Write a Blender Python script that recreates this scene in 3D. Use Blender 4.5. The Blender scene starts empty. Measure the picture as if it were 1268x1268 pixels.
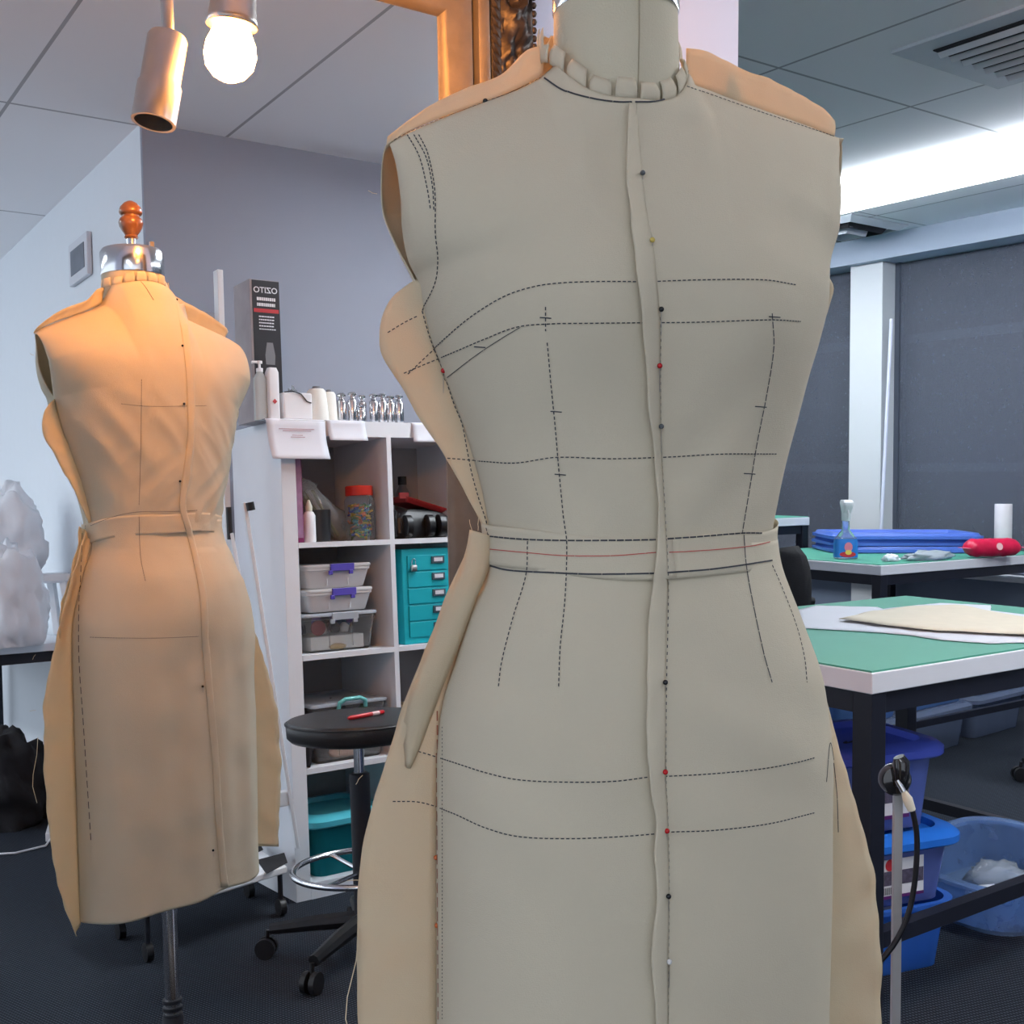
import bpy, math, random
from mathutils import Vector, Matrix, noise
from mathutils.bvhtree import BVHTree
random.seed(7)
PI=math.pi
SC=bpy.context.scene
COL=SC.collection

# ------------------------------------------------------------------ camera geometry
FPX=1450.; HCAM=1.2; PIT=math.atan(49/1450); YAW=math.radians(35.5)
CR=Vector((math.cos(YAW),-math.sin(YAW),0)); CF=Vector((math.sin(YAW),math.cos(YAW),0))
CAM=Vector((0,0,HCAM))
LEAN=.035; MIRY=1.51
def ray(x,y):
    a=(x-634)/FPX; b=-(y-634)/FPX
    fw=math.cos(PIT)+b*math.sin(PIT); up=-math.sin(PIT)+b*math.cos(PIT)
    return CAM.copy(), CR*a+CF*fw+Vector((0,0,up))
def mray(x,y):
    o,d=ray(x,y); n=Vector((0,-math.cos(LEAN),math.sin(LEAN))); m=Vector((0,MIRY,1.2))
    dn=d.dot(n); t=(m-o).dot(n)/dn
    return o+d*t, d-n*(2*dn)
def hit(r,ax,v):
    o,d=r; return o+d*((v-o[ax])/d[ax])
cd=bpy.data.cameras.new('camera'); cam=bpy.data.objects.new('camera',cd); COL.objects.link(cam)
cam.location=CAM; cam.rotation_euler=(PI/2-PIT,0,-YAW)
cd.sensor_width=36; cd.lens=36*FPX/1268; cd.clip_start=.02
SC.camera=cam

# ------------------------------------------------------------------ materials
MATS={}
def mat(name,col,rough=.5,metal=0,var=.06,scale=20,bump=0,bscale=200,trans=0,alpha=1,emit=None,es=0,coat=0,transl=0,ior=1.45,spec=.5):
    if name in MATS: return MATS[name]
    m=bpy.data.materials.new(name); m.use_nodes=True; nt=m.node_tree; b=nt.nodes['Principled BSDF']
    tc=nt.nodes.new('ShaderNodeTexCoord')
    no=nt.nodes.new('ShaderNodeTexNoise'); no.inputs['Scale'].default_value=scale; no.inputs['Detail'].default_value=4
    nt.links.new(tc.outputs['Object'],no.inputs['Vector'])
    mx=nt.nodes.new('ShaderNodeMix'); mx.data_type='RGBA'
    c=Vector(col[:3])
    mx.inputs[6].default_value=(*(c*(1-var)),1); mx.inputs[7].default_value=(*[min(1,v*(1+var)) for v in c],1)
    nt.links.new(no.outputs['Fac'],mx.inputs[0]); nt.links.new(mx.outputs[2],b.inputs['Base Color'])
    b.inputs['Roughness'].default_value=rough; b.inputs['Metallic'].default_value=metal
    b.inputs['Transmission Weight'].default_value=trans; b.inputs['Alpha'].default_value=alpha; b.inputs['IOR'].default_value=ior
    b.inputs['Coat Weight'].default_value=coat; b.inputs['Specular IOR Level'].default_value=spec
    if emit: b.inputs['Emission Color'].default_value=(*emit,1); b.inputs['Emission Strength'].default_value=es
    if bump:
        n2=nt.nodes.new('ShaderNodeTexNoise'); n2.inputs['Scale'].default_value=bscale; n2.inputs['Detail'].default_value=3
        nt.links.new(tc.outputs['Object'],n2.inputs['Vector'])
        bp=nt.nodes.new('ShaderNodeBump'); bp.inputs['Strength'].default_value=bump; bp.inputs['Distance'].default_value=.002
        nt.links.new(n2.outputs['Fac'],bp.inputs['Height']); nt.links.new(bp.outputs['Normal'],b.inputs['Normal'])
    if transl:
        tr=nt.nodes.new('ShaderNodeBsdfTranslucent'); nt.links.new(mx.outputs[2],tr.inputs['Color'])
        ms=nt.nodes.new('ShaderNodeMixShader'); ms.inputs[0].default_value=transl
        out=nt.nodes['Material Output']
        nt.links.new(b.outputs[0],ms.inputs[1]); nt.links.new(tr.outputs[0],ms.inputs[2]); nt.links.new(ms.outputs[0],out.inputs['Surface'])
    MATS[name]=m; return m
def lin(r,g,b): # sRGB 0-255 to linear
    f=lambda c:(c/255/12.92) if c/255<=.04045 else ((c/255+.055)/1.055)**2.4
    return (f(r),f(g),f(b))

def carpet_mat():
    m=bpy.data.materials.new('carpet'); m.use_nodes=True; nt=m.node_tree; b=nt.nodes['Principled BSDF']; N=nt.nodes; L=nt.links
    g=N.new('ShaderNodeNewGeometry'); mp=N.new('ShaderNodeMapping'); mp.inputs['Rotation'].default_value=(0,0,.25); L.new(g.outputs['Position'],mp.inputs[0])
    w=N.new('ShaderNodeTexWave'); w.inputs['Scale'].default_value=38; w.inputs['Distortion'].default_value=1.2; w.inputs['Detail'].default_value=2
    w.inputs['Detail Scale'].default_value=6
    L.new(mp.outputs[0],w.inputs['Vector'])
    w2=N.new('ShaderNodeTexWave'); w2.inputs['Scale'].default_value=30; w2.bands_direction='Y'; L.new(mp.outputs[0],w2.inputs['Vector'])
    no=N.new('ShaderNodeTexNoise'); no.inputs['Scale'].default_value=3; L.new(g.outputs['Position'],no.inputs['Vector'])
    mu=N.new('ShaderNodeMath'); mu.operation='MULTIPLY'; L.new(w.outputs['Fac'],mu.inputs[0]); L.new(w2.outputs['Fac'],mu.inputs[1])
    mx=N.new('ShaderNodeMix'); mx.data_type='RGBA'; mx.inputs[6].default_value=(*lin(27,31,39),1); mx.inputs[7].default_value=(*lin(74,82,94),1)
    L.new(mu.outputs[0],mx.inputs[0]); L.new(mx.outputs[2],b.inputs['Base Color']); b.inputs['Roughness'].default_value=.95; b.inputs['Specular IOR Level'].default_value=.15
    bp=N.new('ShaderNodeBump'); bp.inputs['Strength'].default_value=.5; bp.inputs['Distance'].default_value=.003; L.new(mu.outputs[0],bp.inputs['Height']); L.new(bp.outputs[0],b.inputs['Normal'])
    return m
def ceiling_mat():
    m=bpy.data.materials.new('ceiling_tiles'); m.use_nodes=True; nt=m.node_tree; b=nt.nodes['Principled BSDF']; N=nt.nodes; L=nt.links
    g=N.new('ShaderNodeNewGeometry'); s=N.new('ShaderNodeSeparateXYZ'); L.new(g.outputs['Position'],s.inputs[0])
    def line(o,ph,per,w):
        a=N.new('ShaderNodeMath'); a.operation='SUBTRACT'; L.new(o,a.inputs[0]); a.inputs[1].default_value=ph-50*per
        q=N.new('ShaderNodeMath'); q.operation='MODULO'; L.new(a.outputs[0],q.inputs[0]); q.inputs[1].default_value=per
        l=N.new('ShaderNodeMath'); l.operation='LESS_THAN'; L.new(q.outputs[0],l.inputs[0]); l.inputs[1].default_value=w; return l
    a=line(s.outputs['X'],3.13,.74,.012); c=line(s.outputs['Y'],2.8,1.28,.012)
    mxm=N.new('ShaderNodeMath'); mxm.operation='MAXIMUM'; L.new(a.outputs[0],mxm.inputs[0]); L.new(c.outputs[0],mxm.inputs[1])
    mx=N.new('ShaderNodeMix'); mx.data_type='RGBA'; mx.inputs[6].default_value=(.90,.91,.94,1); mx.inputs[7].default_value=(.42,.43,.46,1)
    L.new(mxm.outputs[0],mx.inputs[0]); L.new(mx.outputs[2],b.inputs['Base Color']); b.inputs['Roughness'].default_value=.9
    return m
def calico(name,col,weave=.3,tr_=.28):
    m=mat(name,col,rough=.9,var=.05,scale=9,transl=tr_,spec=.15)
    nt=m.node_tree; N=nt.nodes; L=nt.links; b=N['Principled BSDF']
    tc=N.new('ShaderNodeTexCoord')
    wx=N.new('ShaderNodeTexWave'); wx.inputs['Scale'].default_value=260; wx.bands_direction='Z'; L.new(tc.outputs['Object'],wx.inputs[0])
    wy=N.new('ShaderNodeTexNoise'); wy.inputs['Scale'].default_value=900; L.new(tc.outputs['Object'],wy.inputs[0])
    n3=N.new('ShaderNodeTexNoise'); n3.inputs['Scale'].default_value=14; n3.inputs['Detail'].default_value=6; n3.inputs['Roughness'].default_value=.6; L.new(tc.outputs['Object'],n3.inputs[0])
    ad=N.new('ShaderNodeMath'); ad.operation='MULTIPLY_ADD'; L.new(wx.outputs['Fac'],ad.inputs[0]); ad.inputs[1].default_value=.1; L.new(wy.outputs['Fac'],ad.inputs[2])
    a2=N.new('ShaderNodeMath'); a2.operation='MULTIPLY_ADD'; L.new(n3.outputs['Fac'],a2.inputs[0]); a2.inputs[1].default_value=3.4; L.new(ad.outputs[0],a2.inputs[2])
    bp=N.new('ShaderNodeBump'); bp.inputs['Strength'].default_value=weave; bp.inputs['Distance'].default_value=.0015; L.new(a2.outputs[0],bp.inputs['Height']); L.new(bp.outputs[0],b.inputs['Normal'])
    return m
M_CAL=calico('calico',(.73,.665,.525))
M_CAL2=calico('calico_allowance',(.76,.67,.50),tr_=.45)
M_LINEN=mat('linen_form',lin(196,188,166),rough=.85,var=.05,bump=.3,bscale=600,spec=.2)
M_STB=mat('thread_dark',lin(62,64,70),rough=.8); M_STR=mat('thread_red',lin(190,90,80),rough=.8); M_STO=mat('pencil_line',lin(120,115,108),rough=.9)
M_CHR=mat('chrome',(.75,.75,.77),rough=.16,metal=1,var=.02); M_STEEL=mat('brushed_steel',(.55,.53,.52),rough=.34,metal=1)
M_WOOD=mat('turned_wood',lin(120,78,44),rough=.35,var=.25,scale=40,coat=.3)
M_BLK=mat('black_plastic',(.012,.012,.014),rough=.4,var=.2); M_BLKM=mat('black_metal',(.012,.013,.02),rough=.5,var=.2)
M_BLKF=mat('black_fabric',(.018,.018,.021),rough=.95,var=.3,bump=.4)
M_VINYL=mat('black_vinyl',(.02,.02,.022),rough=.42,var=.2,bump=.15,bscale=300)
M_WH=mat('white_laminate',lin(226,230,236),rough=.45,var=.02); M_WHP=mat('white_paint',lin(214,217,224),rough=.7,var=.02,bump=.05)
M_WHPL=mat('white_plastic',lin(232,234,238),rough=.35,var=.02)
M_PAPER=mat('paper',lin(236,238,246),rough=.8,var=.02,transl=.2)

# ------------------------------------------------------------------ mesh helpers
class MB:
    def __init__(s): s.v=[]; s.f=[]
    def add(s,vs,fs):
        o=len(s.v); s.v+= [Vector(v) for v in vs]; s.f+=[tuple(i+o for i in f) for f in fs]; return s
    def box(s,c,d,rz=0,m=None):
        x,y,z=[k/2 for k in d]; R=Matrix.Rotation(rz,3,'Z') if m is None else m
        vs=[Vector(c)+R@Vector(p) for p in [(-x,-y,-z),(x,-y,-z),(x,y,-z),(-x,y,-z),(-x,-y,z),(x,-y,z),(x,y,z),(-x,y,z)]]
        return s.add(vs,[(3,2,1,0),(4,5,6,7),(0,1,5,4),(1,2,6,5),(2,3,7,6),(3,0,4,7)])
    def bar(s,a,b,w,h):
        a=Vector(a);b=Vector(b);d=(b-a);L=d.length;q=d.to_track_quat('Z','Y').to_matrix()
        return s.box((a+b)/2,(w,h,L),m=q)
    def rings(s,rs,closed=True,cap0=True,cap1=True):
        n=len(rs[0]); vs=[p for r in rs for p in r]; fs=[]
        for i in range(len(rs)-1):
            for j in range(n if closed else n-1):
                k=(j+1)%n; fs.append((i*n+j,i*n+k,(i+1)*n+k,(i+1)*n+j))
        if closed and cap0: fs.append(tuple(range(n-1,-1,-1)))
        if closed and cap1: fs.append(tuple((len(rs)-1)*n+j for j in range(n)))
        return s.add(vs,fs)
    def lathe(s,prof,c=(0,0,0),n=32,axis=None,cap=True):
        q=Vector(axis).to_track_quat('Z','Y').to_matrix() if axis is not None else Matrix.Identity(3)
        rs=[[Vector(c)+q@Vector((r*math.cos(2*PI*j/n),r*math.sin(2*PI*j/n),z)) for j in range(n)] for r,z in prof]
        return s.rings(rs,True,cap,cap)
    def tube(s,pts,r,n=10,closed=False):
        pts=[Vector(p) for p in pts]; rs=[]; N=len(pts); up=None
        for i,p in enumerate(pts):
            t=(pts[(i+1)%N]-pts[i-1]) if closed else (pts[min(i+1,N-1)]-pts[max(i-1,0)])
            if t.length<1e-9: t=Vector((0,0,1))
            t.normalize()
            if up is None: up=Vector((0,0,1)) if abs(t.z)<.9 else Vector((1,0,0))
            a=(up-t*up.dot(t)).normalized(); b=t.cross(a); up=a
            rr=r[i] if isinstance(r,(list,tuple)) else r
            rs.append([p+(a*math.cos(2*PI*j/n)+b*math.sin(2*PI*j/n))*rr for j in range(n)])
        if closed: rs.append(rs[0]); return s.rings(rs,True,False,False)
        return s.rings(rs)
    def grid(s,g):
        n=len(g[0]); vs=[p for r in g for p in r]
        return s.add(vs,[(i*n+j,i*n+j+1,(i+1)*n+j+1,(i+1)*n+j) for i in range(len(g)-1) for j in range(n-1)])
    def prism(s,poly,z0,z1):
        n=len(poly); vs=[Vector((x,y,z0)) for x,y in poly]+[Vector((x,y,z1)) for x,y in poly]
        return s.add(vs,[tuple(range(n-1,-1,-1)),tuple(range(n,2*n))]+[(i,(i+1)%n,(i+1)%n+n,i+n) for i in range(n)])
    def ball(s,c,r,n=12,sc=(1,1,1)):
        rs=[]
        for i in range(n+1):
            a=PI*i/n; rr=max(math.sin(a),.001)
            rs.append([Vector(c)+Vector((r*sc[0]*rr*math.cos(2*PI*j/(2*n)),r*sc[1]*rr*math.sin(2*PI*j/(2*n)),-r*sc[2]*math.cos(a))) for j in range(2*n)])
        return s.rings(rs,True,False,False)
def obj(name,mb,m,parent=None,bev=0,smooth=False,solid=0,kind=None,label=None,sub=0,auto=True):
    me=bpy.data.meshes.new(name); vs=mb.v
    if parent is not None:
        inv=WORLD[parent.name].inverted() if parent.name in WORLD and getattr(mb,'world',False) else None
        if inv: vs=[inv@v for v in vs]
    me.from_pydata([tuple(v) for v in vs],[],mb.f); me.update()
    o=bpy.data.objects.new(name,me); COL.objects.link(o); me.materials.append(m)
    if parent: o.parent=parent
    if smooth or bev:
        for p in me.polygons: p.use_smooth=True
    if solid:
        md=o.modifiers.new('s','SOLIDIFY'); md.thickness=solid; md.offset=0
    if bev:
        md=o.modifiers.new('b','BEVEL'); md.width=bev; md.segments=2; md.limit_method='ANGLE'; md.harden_normals=True
    if sub:
        md=o.modifiers.new('u','SUBSURF'); md.levels=sub; md.render_levels=sub
    if smooth and auto:
        me.set_sharp_from_angle(angle=math.radians(42))
    if kind: o['kind']=kind
    if label: o['label']=label
    return o
WORLD={}
def thing(name,label,cat,loc=(0,0,0),rz=0,group=None,rx=0):
    o=bpy.data.objects.new(name,None); COL.objects.link(o); o.location=loc; o.rotation_euler=(rx,0,rz); o.empty_display_size=.05
    WORLD[o.name]=Matrix.Translation(Vector(loc))@Matrix.Rotation(rz,4,'Z')@Matrix.Rotation(rx,4,'X')
    o['label']=label; o['category']=cat
    if group: o['group']=group
    return o
def tag(o,label,cat,group=None):
    o['label']=label; o['category']=cat
    if group: o['group']=group
    return o
def W():
    m=MB(); m.world=True; return m
def top(name,mb,m,label,cat,group=None,origin=None,**k):
    """a thing that is one mesh, its origin at its base"""
    if origin is None:
        n=len(mb.v); origin=Vector((sum(v.x for v in mb.v)/n,sum(v.y for v in mb.v)/n,min(v.z for v in mb.v)))
    origin=Vector(origin); q=MB(); q.v=[v-origin for v in mb.v]; q.f=mb.f
    o=obj(name,q,m,**k); o.location=origin; return tag(o,label,cat,group)
def dup(root,loc,rz=None,label=None,group=None):
    r=root.copy(); COL.objects.link(r); r.location=loc
    if rz is not None: r.rotation_euler.z=rz
    if label: r['label']=label
    if group: r['group']=group
    for ch in list(root.children):
        c=ch.copy(); COL.objects.link(c); c.parent=r
        for g in list(ch.children):
            d=g.copy(); COL.objects.link(d); d.parent=c
    return r
def rrect(w,d,r,z,n=6,cx=0,cy=0):
    out=[]
    for k,(sx,sy) in enumerate([(1,1),(-1,1),(-1,-1),(1,-1)]):
        for i in range(n+1):
            a=PI/2*k+PI/2*i/n
            out.append(Vector((cx+sx*(w/2-r)+r*math.cos(a),cy+sy*(d/2-r)+r*math.sin(a),z)))
    return out
def interp(tab,x):
    if x<=tab[0][0]: return tab[0][1]
    for (a,b),(c,d) in zip(tab,tab[1:]):
        if x<=c:
            t=(x-a)/(c-a); return b+(d-b)*t
    return tab[-1][1]
def sinterp(tab,x):  # smooth (catmull) interpolation
    n=len(tab)
    if x<=tab[0][0]: return tab[0][1]
    if x>=tab[-1][0]: return tab[-1][1]
    for i in range(n-1):
        if x<=tab[i+1][0]:
            x0,y0=tab[i];x1,y1=tab[i+1]; h=x1-x0; t=(x-x0)/h
            m0=(y1-tab[i-1][1])/(x1-tab[i-1][0]) if i>0 else (y1-y0)/h
            m1=(tab[i+2][1]-y0)/(tab[i+2][0]-x0) if i<n-2 else (y1-y0)/h
            return (2*t**3-3*t*t+1)*y0+(t**3-2*t*t+t)*h*m0+(-2*t**3+3*t*t)*y1+(t**3-t*t)*h*m1
def resample(pts,n):
    L=[0]
    for a,b in zip(pts,pts[1:]): L.append(L[-1]+math.dist(a,b))
    tx=[(l,p[0]) for l,p in zip(L,pts)]; ty=[(l,p[1]) for l,p in zip(L,pts)]
    return [(sinterp(tx,L[-1]*i/(n-1)),sinterp(ty,L[-1]*i/(n-1))) for i in range(n)]

# ================================================================== ROOM
M_CARPET=carpet_mat(); M_CEIL=ceiling_mat()
def struct(name,mb,m,**k): return obj(name,mb,m,kind='structure',**k)
XW=5.9; HC=2.6; WY=1.575; WX=1.648; BX=1.345; BY=-1.0
struct('floor',MB().box((1.2,1.5,-.05),(10.4,14,.1)),M_CARPET)
struct('ceiling',MB().box((1.2,1.5,HC+.05),(10.4,14,.1)),M_CEIL)
M_WALLB=mat('wall_paint_grey',lin(146,150,163),rough=.75,var=.015,bump=.04)
M_WALLW=mat('wall_paint_white',lin(226,232,238),rough=.7,var=.015,bump=.04)
M_WALLL=mat('wall_paint_partition',lin(214,216,234),rough=.7,var=.01,bump=.04)
struct('wall_mirror',MB().box(((WX-4)/2,WY+.06,HC/2),(WX+4,.12,HC)),M_WALLL)
struct('wall_shelf',MB().box(((BX+6)/2,BY-.01,HC/2),(6-BX,.02,HC)),M_WALLB)
struct('wall_side',MB().box((BX+.1,BY-2.17,HC/2),(.2,4.3,HC)),M_WALLW)
struct('wall_far',MB().box((1.2,8.45,HC/2),(10.2,.1,HC)),M_WALLB)
# skirting
M_SK=mat('skirting_white',lin(225,228,232),rough=.5,var=.01)
struct('baseboard_side',MB().box((BX-.008,-3.05,.05),(.016,4.2,.1)),M_SK,bev=.003)
struct('baseboard_mirror',MB().box(((WX-4)/2,WY-.008,.05),(WX+4,.016,.1)),M_SK,bev=.003)
struct('baseboard_shelf',MB().box(((BX+5.85)/2,BY+.008,.05),(5.85-BX,.016,.1)),M_SK,bev=.003)
# window wall at X=XW : sill wall, bulkhead, post, blinds
M_BULK=mat('bulkhead_paint',lin(176,188,206),rough=.6,var=.01)
SILL=.61; BKZ=2.455
struct('wall_window',MB().box((XW+.12,3.3,SILL/2),(.2,10.2,SILL)),mat('sill_wall',lin(120,132,152),rough=.7))
struct('trim_1',MB().box((XW+.05,3.3,(BKZ+HC)/2),(.3,10.2,HC-BKZ)),M_BULK)
struct('trim_2',MB().box((XW+.06,3.3,SILL+.012),(.28,10.2,.025)),M_WH,bev=.004)
struct('trim_3',MB().box((XW+.03,4.54,(SILL+BKZ)/2),(.14,.235,BKZ-SILL)),mat('post_paint',lin(214,218,222),rough=.5,var=.01),bev=.004)
struct('trim_4',MB().box((XW+.10,4.54,SILL/2),(.2,.24,SILL)),MATS['post_paint'])
M_FR=mat('window_frame_dark',lin(128,134,155),rough=.5); M_BL=None
def blind_mat():
    m=bpy.data.materials.new('blind_mesh'); m.use_nodes=True; nt=m.node_tree; N=nt.nodes; L=nt.links; b=N['Principled BSDF']
    b.inputs['Base Color'].default_value=(*lin(98,104,118),1); b.inputs['Roughness'].default_value=.8
    tr=N.new('ShaderNodeBsdfTransparent'); ms=N.new('ShaderNodeMixShader')
    tc=N.new('ShaderNodeTexCoord'); w=N.new('ShaderNodeTexNoise'); w.inputs['Scale'].default_value=60; L.new(tc.outputs['Object'],w.inputs[0])
    mr=N.new('ShaderNodeMapRange'); mr.inputs[3].default_value=.30; mr.inputs[4].default_value=.42; L.new(w.outputs['Fac'],mr.inputs[0]); L.new(mr.outputs[0],ms.inputs[0])
    L.new(b.outputs[0],ms.inputs[1]); L.new(tr.outputs[0],ms.inputs[2]); L.new(ms.outputs[0],N['Material Output'].inputs['Surface']); return m
M_BL=blind_mat(); M_GL=mat('window_glass',(.02,.022,.03),rough=.05,var=0)
for k,(y0,y1) in enumerate([(4.66,8.3),(-.9,4.42)]):
    w=struct(f'window_{k+1}',MB().box((XW+.155,(y0+y1)/2,(SILL+BKZ)/2),(.01,y1-y0,BKZ-SILL)),M_GL)
    fr=MB(); L_=y1-y0
    n=4 if k else 3
    for i in range(n+1): fr.box((XW+.135,y1-L_*i/n,(SILL+BKZ)/2),(.03,.07,BKZ-SILL))
    for z in (SILL+.05,1.23,2.0): fr.box((XW+.135,(y0+y1)/2,z),(.028,L_,.05))
    obj('window_frame',fr,M_FR,w)
    bl=MB()
    for i in range(1): bl.box((XW+.09,(y0+y1)/2,(SILL+.04+BKZ)/2),(.002,L_-.03,BKZ-SILL-.05))
    obj('blind',bl,M_BL,w)
    rl=MB().box((XW+.09,(y0+y1)/2,SILL+.045),(.012,L_-.03,.02)); obj('blind_rail',rl,M_FR,w)
    jm=MB().box((XW+.11,(y1 if k else y0),(SILL+BKZ)/2),(.06,.06,BKZ-SILL)); obj('jamb',jm,mat('jamb_grey',lin(80,86,98),rough=.35),w)
# white pull rod leaning between post and blind
a=hit(ray(1104,395),0,XW-.06); b=hit(ray(1091,660),0,XW-.06)
top('blind_wand',MB().tube([a,(a+b)/2,b],.011,10),mat('wand_white',lin(225,228,245),rough=.3),'long thin white blind wand hanging beside the pale window post','blind wand',smooth=True)

# ceiling fixtures
def light_panel(x0,x1,y0,y1,label,st,frame=True):
    cx,cy=(x0+x1)/2,(y0+y1)/2
    t=thing('ceiling_light',label,'light',(cx,cy,HC))
    e=mat('light_diffuser_%d'%st,(1,1,1),rough=.5,emit=(.90,.95,1.0),es=st)
    obj('diffuser',MB().box((0,0,-.060),(x1-x0,y1-y0,.036)),e,t,bev=.006)
    obj('spine',MB().box((0,0,-.021),((x1-x0)*.4,y1-y0-.1,.042)),mat('light_frame',lin(200,204,212),rough=.5),t)
    for s in(-1,1): obj('end_cap',MB().box((0,s*((y1-y0)/2+.01),-.060),(x1-x0,.02,.04)),mat('light_frame',lin(200,204,212),rough=.5),t,bev=.002)
LS=11.
light_panel(4.56,4.89,.2,6.2,'long bright ceiling light strip by the windows, behind the toile shoulder',LS)
light_panel(2.55,2.88,-.25,.95,'added ceiling light strip over the stool side, out of view, to light the dress front',24.)  # unseen strip added to light the dress front from the right
light_panel(-1.6,-1.27,-3.4,-.6,'added ceiling light strip over the left half, out of view, to brighten the left area',LS)  # another unseen strip, added to brighten the left area and its wall
# square vents
def vent(c,sx,sy,label,n=7):
    t=thing('ceiling_vent',label,'vent',(c[0],c[1],HC))
    obj('plate',MB().box((0,0,-.006),(sx,sy,.012)),mat('vent_plate',lin(196,202,210),rough=.5),t,bev=.003)
    bk=MB().box((0,0,-.014),(sx*.74,sy*.80,.004)); obj('duct',bk,mat('vent_dark',(.02,.02,.025),rough=.9),t)
    for i in range(n):
        q=Matrix.Rotation(.7,3,'Y'); obj('slat',MB().box((sx*.74*((i+.5)/n-.5),0,-.024),(.022,sy*.80,.002),m=q),MATS['vent_plate'],t)
vent((3.62,1.95),.62,1.05,'large louvred air vent in the ceiling at the top right corner')
def diffuser(c,s,label):
    t=thing('air_diffuser',label,'vent',(c[0],c[1],HC))
    m=mat('vent_plate',(.5,.5,.5))
    for i in range(3):
        r=s*(1-.3*i)/2; h=-.012-.014*i
        q=MB().rings([[Vector((r*a,r*b,-.004)) for a,b in ((1,1),(-1,1),(-1,-1),(1,-1))],[Vector((r*a*.84,r*b*.84,h-.02)) for a,b in ((1,1),(-1,1),(-1,-1),(1,-1))]],True,False,False)
        obj('cone',q,m if i!=1 else MATS['vent_dark'],t,solid=.003)
diffuser((5.45,4.38),.5,'small square air diffuser in the ceiling near the window bulkhead')

# ================================================================== MIRROR
mroot=thing('ornate_mirror','tall mirror in a carved bronze frame leaning on the wall behind the dress form','mirror',(.0,MIRY-1.2*math.tan(LEAN),0),rx=-LEAN)
mxL,mxR,mzB,mzT=-.04,.968,.155,1.905/math.cos(LEAN)
M_MIR=bpy.data.materials.new('mirror_glass'); M_MIR.use_nodes=True
_b=M_MIR.node_tree.nodes['Principled BSDF']; _b.inputs['Base Color'].default_value=(.93,.95,.95,1); _b.inputs['Metallic'].default_value=1; _b.inputs['Roughness'].default_value=0.0
obj('mirror_glass',MB().box(((mxL+mxR)/2,.002,(mzB+mzT)/2),(mxR-mxL+.02,.004,mzT-mzB+.02)),M_MIR,mroot)
M_BRZ=mat('bronze_frame',lin(98,92,86),rough=.5,metal=.35,var=.3,scale=30,bump=.3,bscale=60)
M_BRD=mat('bronze_dark',lin(46,40,36),rough=.45,metal=.4,var=.5,scale=45,bump=.5,bscale=90)
def frame_band(prof,step=.02,disp=None):
    """prof: (outward offset, forward depth); mitred round the opening"""
    cs=[((mxL,mzB),(-1,-1)),((mxR,mzB),(1,-1)),((mxR,mzT),(1,1)),((mxL,mzT),(-1,1))]
    rows=[];
    for i in range(4):
        (p,s),(q,u)=cs[i],cs[(i+1)%4]; L=math.dist(p,q); n=max(2,int(L/step))
        for k in range(n):
            t=k/n; row=[]
            for o,d in prof:
                a=(p[0]+s[0]*o,p[1]+s[1]*o); b=(q[0]+u[0]*o,q[1]+u[1]*o)
                x=a[0]+(b[0]-a[0])*t; z=a[1]+(b[1]-a[1])*t
                dd=d+(disp(o,t*L+i*3.1,L) if disp else 0)
                row.append(Vector((x,-dd,z)))
            rows.append(row)
    rows.append(rows[0]); return MB().grid(rows)
obj('frame_moulding',frame_band([(-.012,.0),(-.010,.006),(0,.012),(.012,.014),(.028,.022),(.036,.021),(.038,.010),(.043,.010),(.045,.026),(.054,.032),(.062,.031),(.066,.02)],.1),M_BRZ,mroot,smooth=True)
def carve(o,l,L):
    a=2*PI*l/.11; w=(o-.112)/.03
    v=.008*math.sin(a)*math.cos(w*2.2)+.007*math.cos(2*a+w*3)*math.sin(w*3+1)
    r=math.hypot(((l/.11)%1-.5)*.11,(o-.112)); v+=.008*math.cos(r*260)*math.exp(-(r/.03)**2)
    v+=.008*noise.noise(Vector((l*40,o*60,.3)))+.004*noise.noise(Vector((l*90,o*120,1.3)))
    e=min(1,max(0,(o-.084)/.008),) * min(1,max(0,(.142-o)/.008))
    return v*e
obj('carved_band',frame_band([(.066,.02)]+[(.084+.058*i/16,.034+.008*math.sin(PI*i/16)) for i in range(17)]+[(.146,.03),(.150,.012),(.150,-.02)],.0045,carve),M_BRD,mroot,smooth=True)
rp=MB()
def rope(o,d,r,pitch):
    cs=[((mxL-o,mzB-o)),((mxR+o,mzB-o)),((mxR+o,mzT+o)),((mxL-o,mzT+o))]
    for i in range(4):
        p=cs[i];q=cs[(i+1)%4];L=math.dist(p,q); n=int(L/pitch); dx,dz=(q[0]-p[0])/L,(q[1]-p[1])/L
        for k in range(n):
            s0=(k+.5)*pitch
            c=Vector((p[0]+dx*s0,-d,p[1]+dz*s0)); e=Vector((dx,0,dz))*pitch*.9+Vector((-dz,0,dx))*r*1.0
            rp.tube([c-e*.75,c,c+e*.75],[r*.3,r*.8,r*.3],6)
rope(.075,.03,.009,.014); obj('rope_moulding',rp,M_BRD,mroot,smooth=True)
rp=MB(); 
for (p,q) in [((mxL-.147,mzB-.147),(mxR+.147,mzB-.147)),((mxR+.147,mzB-.147),(mxR+.147,mzT+.147)),((mxR+.147,mzT+.147),(mxL-.147,mzT+.147)),((mxL-.147,mzT+.147),(mxL-.147,mzB-.147))]:
    L=math.dist(p,q); n=int(L/.013)
    for k in range(n+1):
        t=k/n; rp.ball((p[0]+(q[0]-p[0])*t,-.03,p[1]+(q[1]-p[1])*t),.0058,4)
obj('beaded_edge',rp,M_BRD,mroot,smooth=True)
obj('backing_board',MB().box(((mxL+mxR)/2,.016,(mzB+mzT)/2),(mxR-mxL+.28,.02,mzT-mzB+.28)),M_BLK,mroot)

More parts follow.
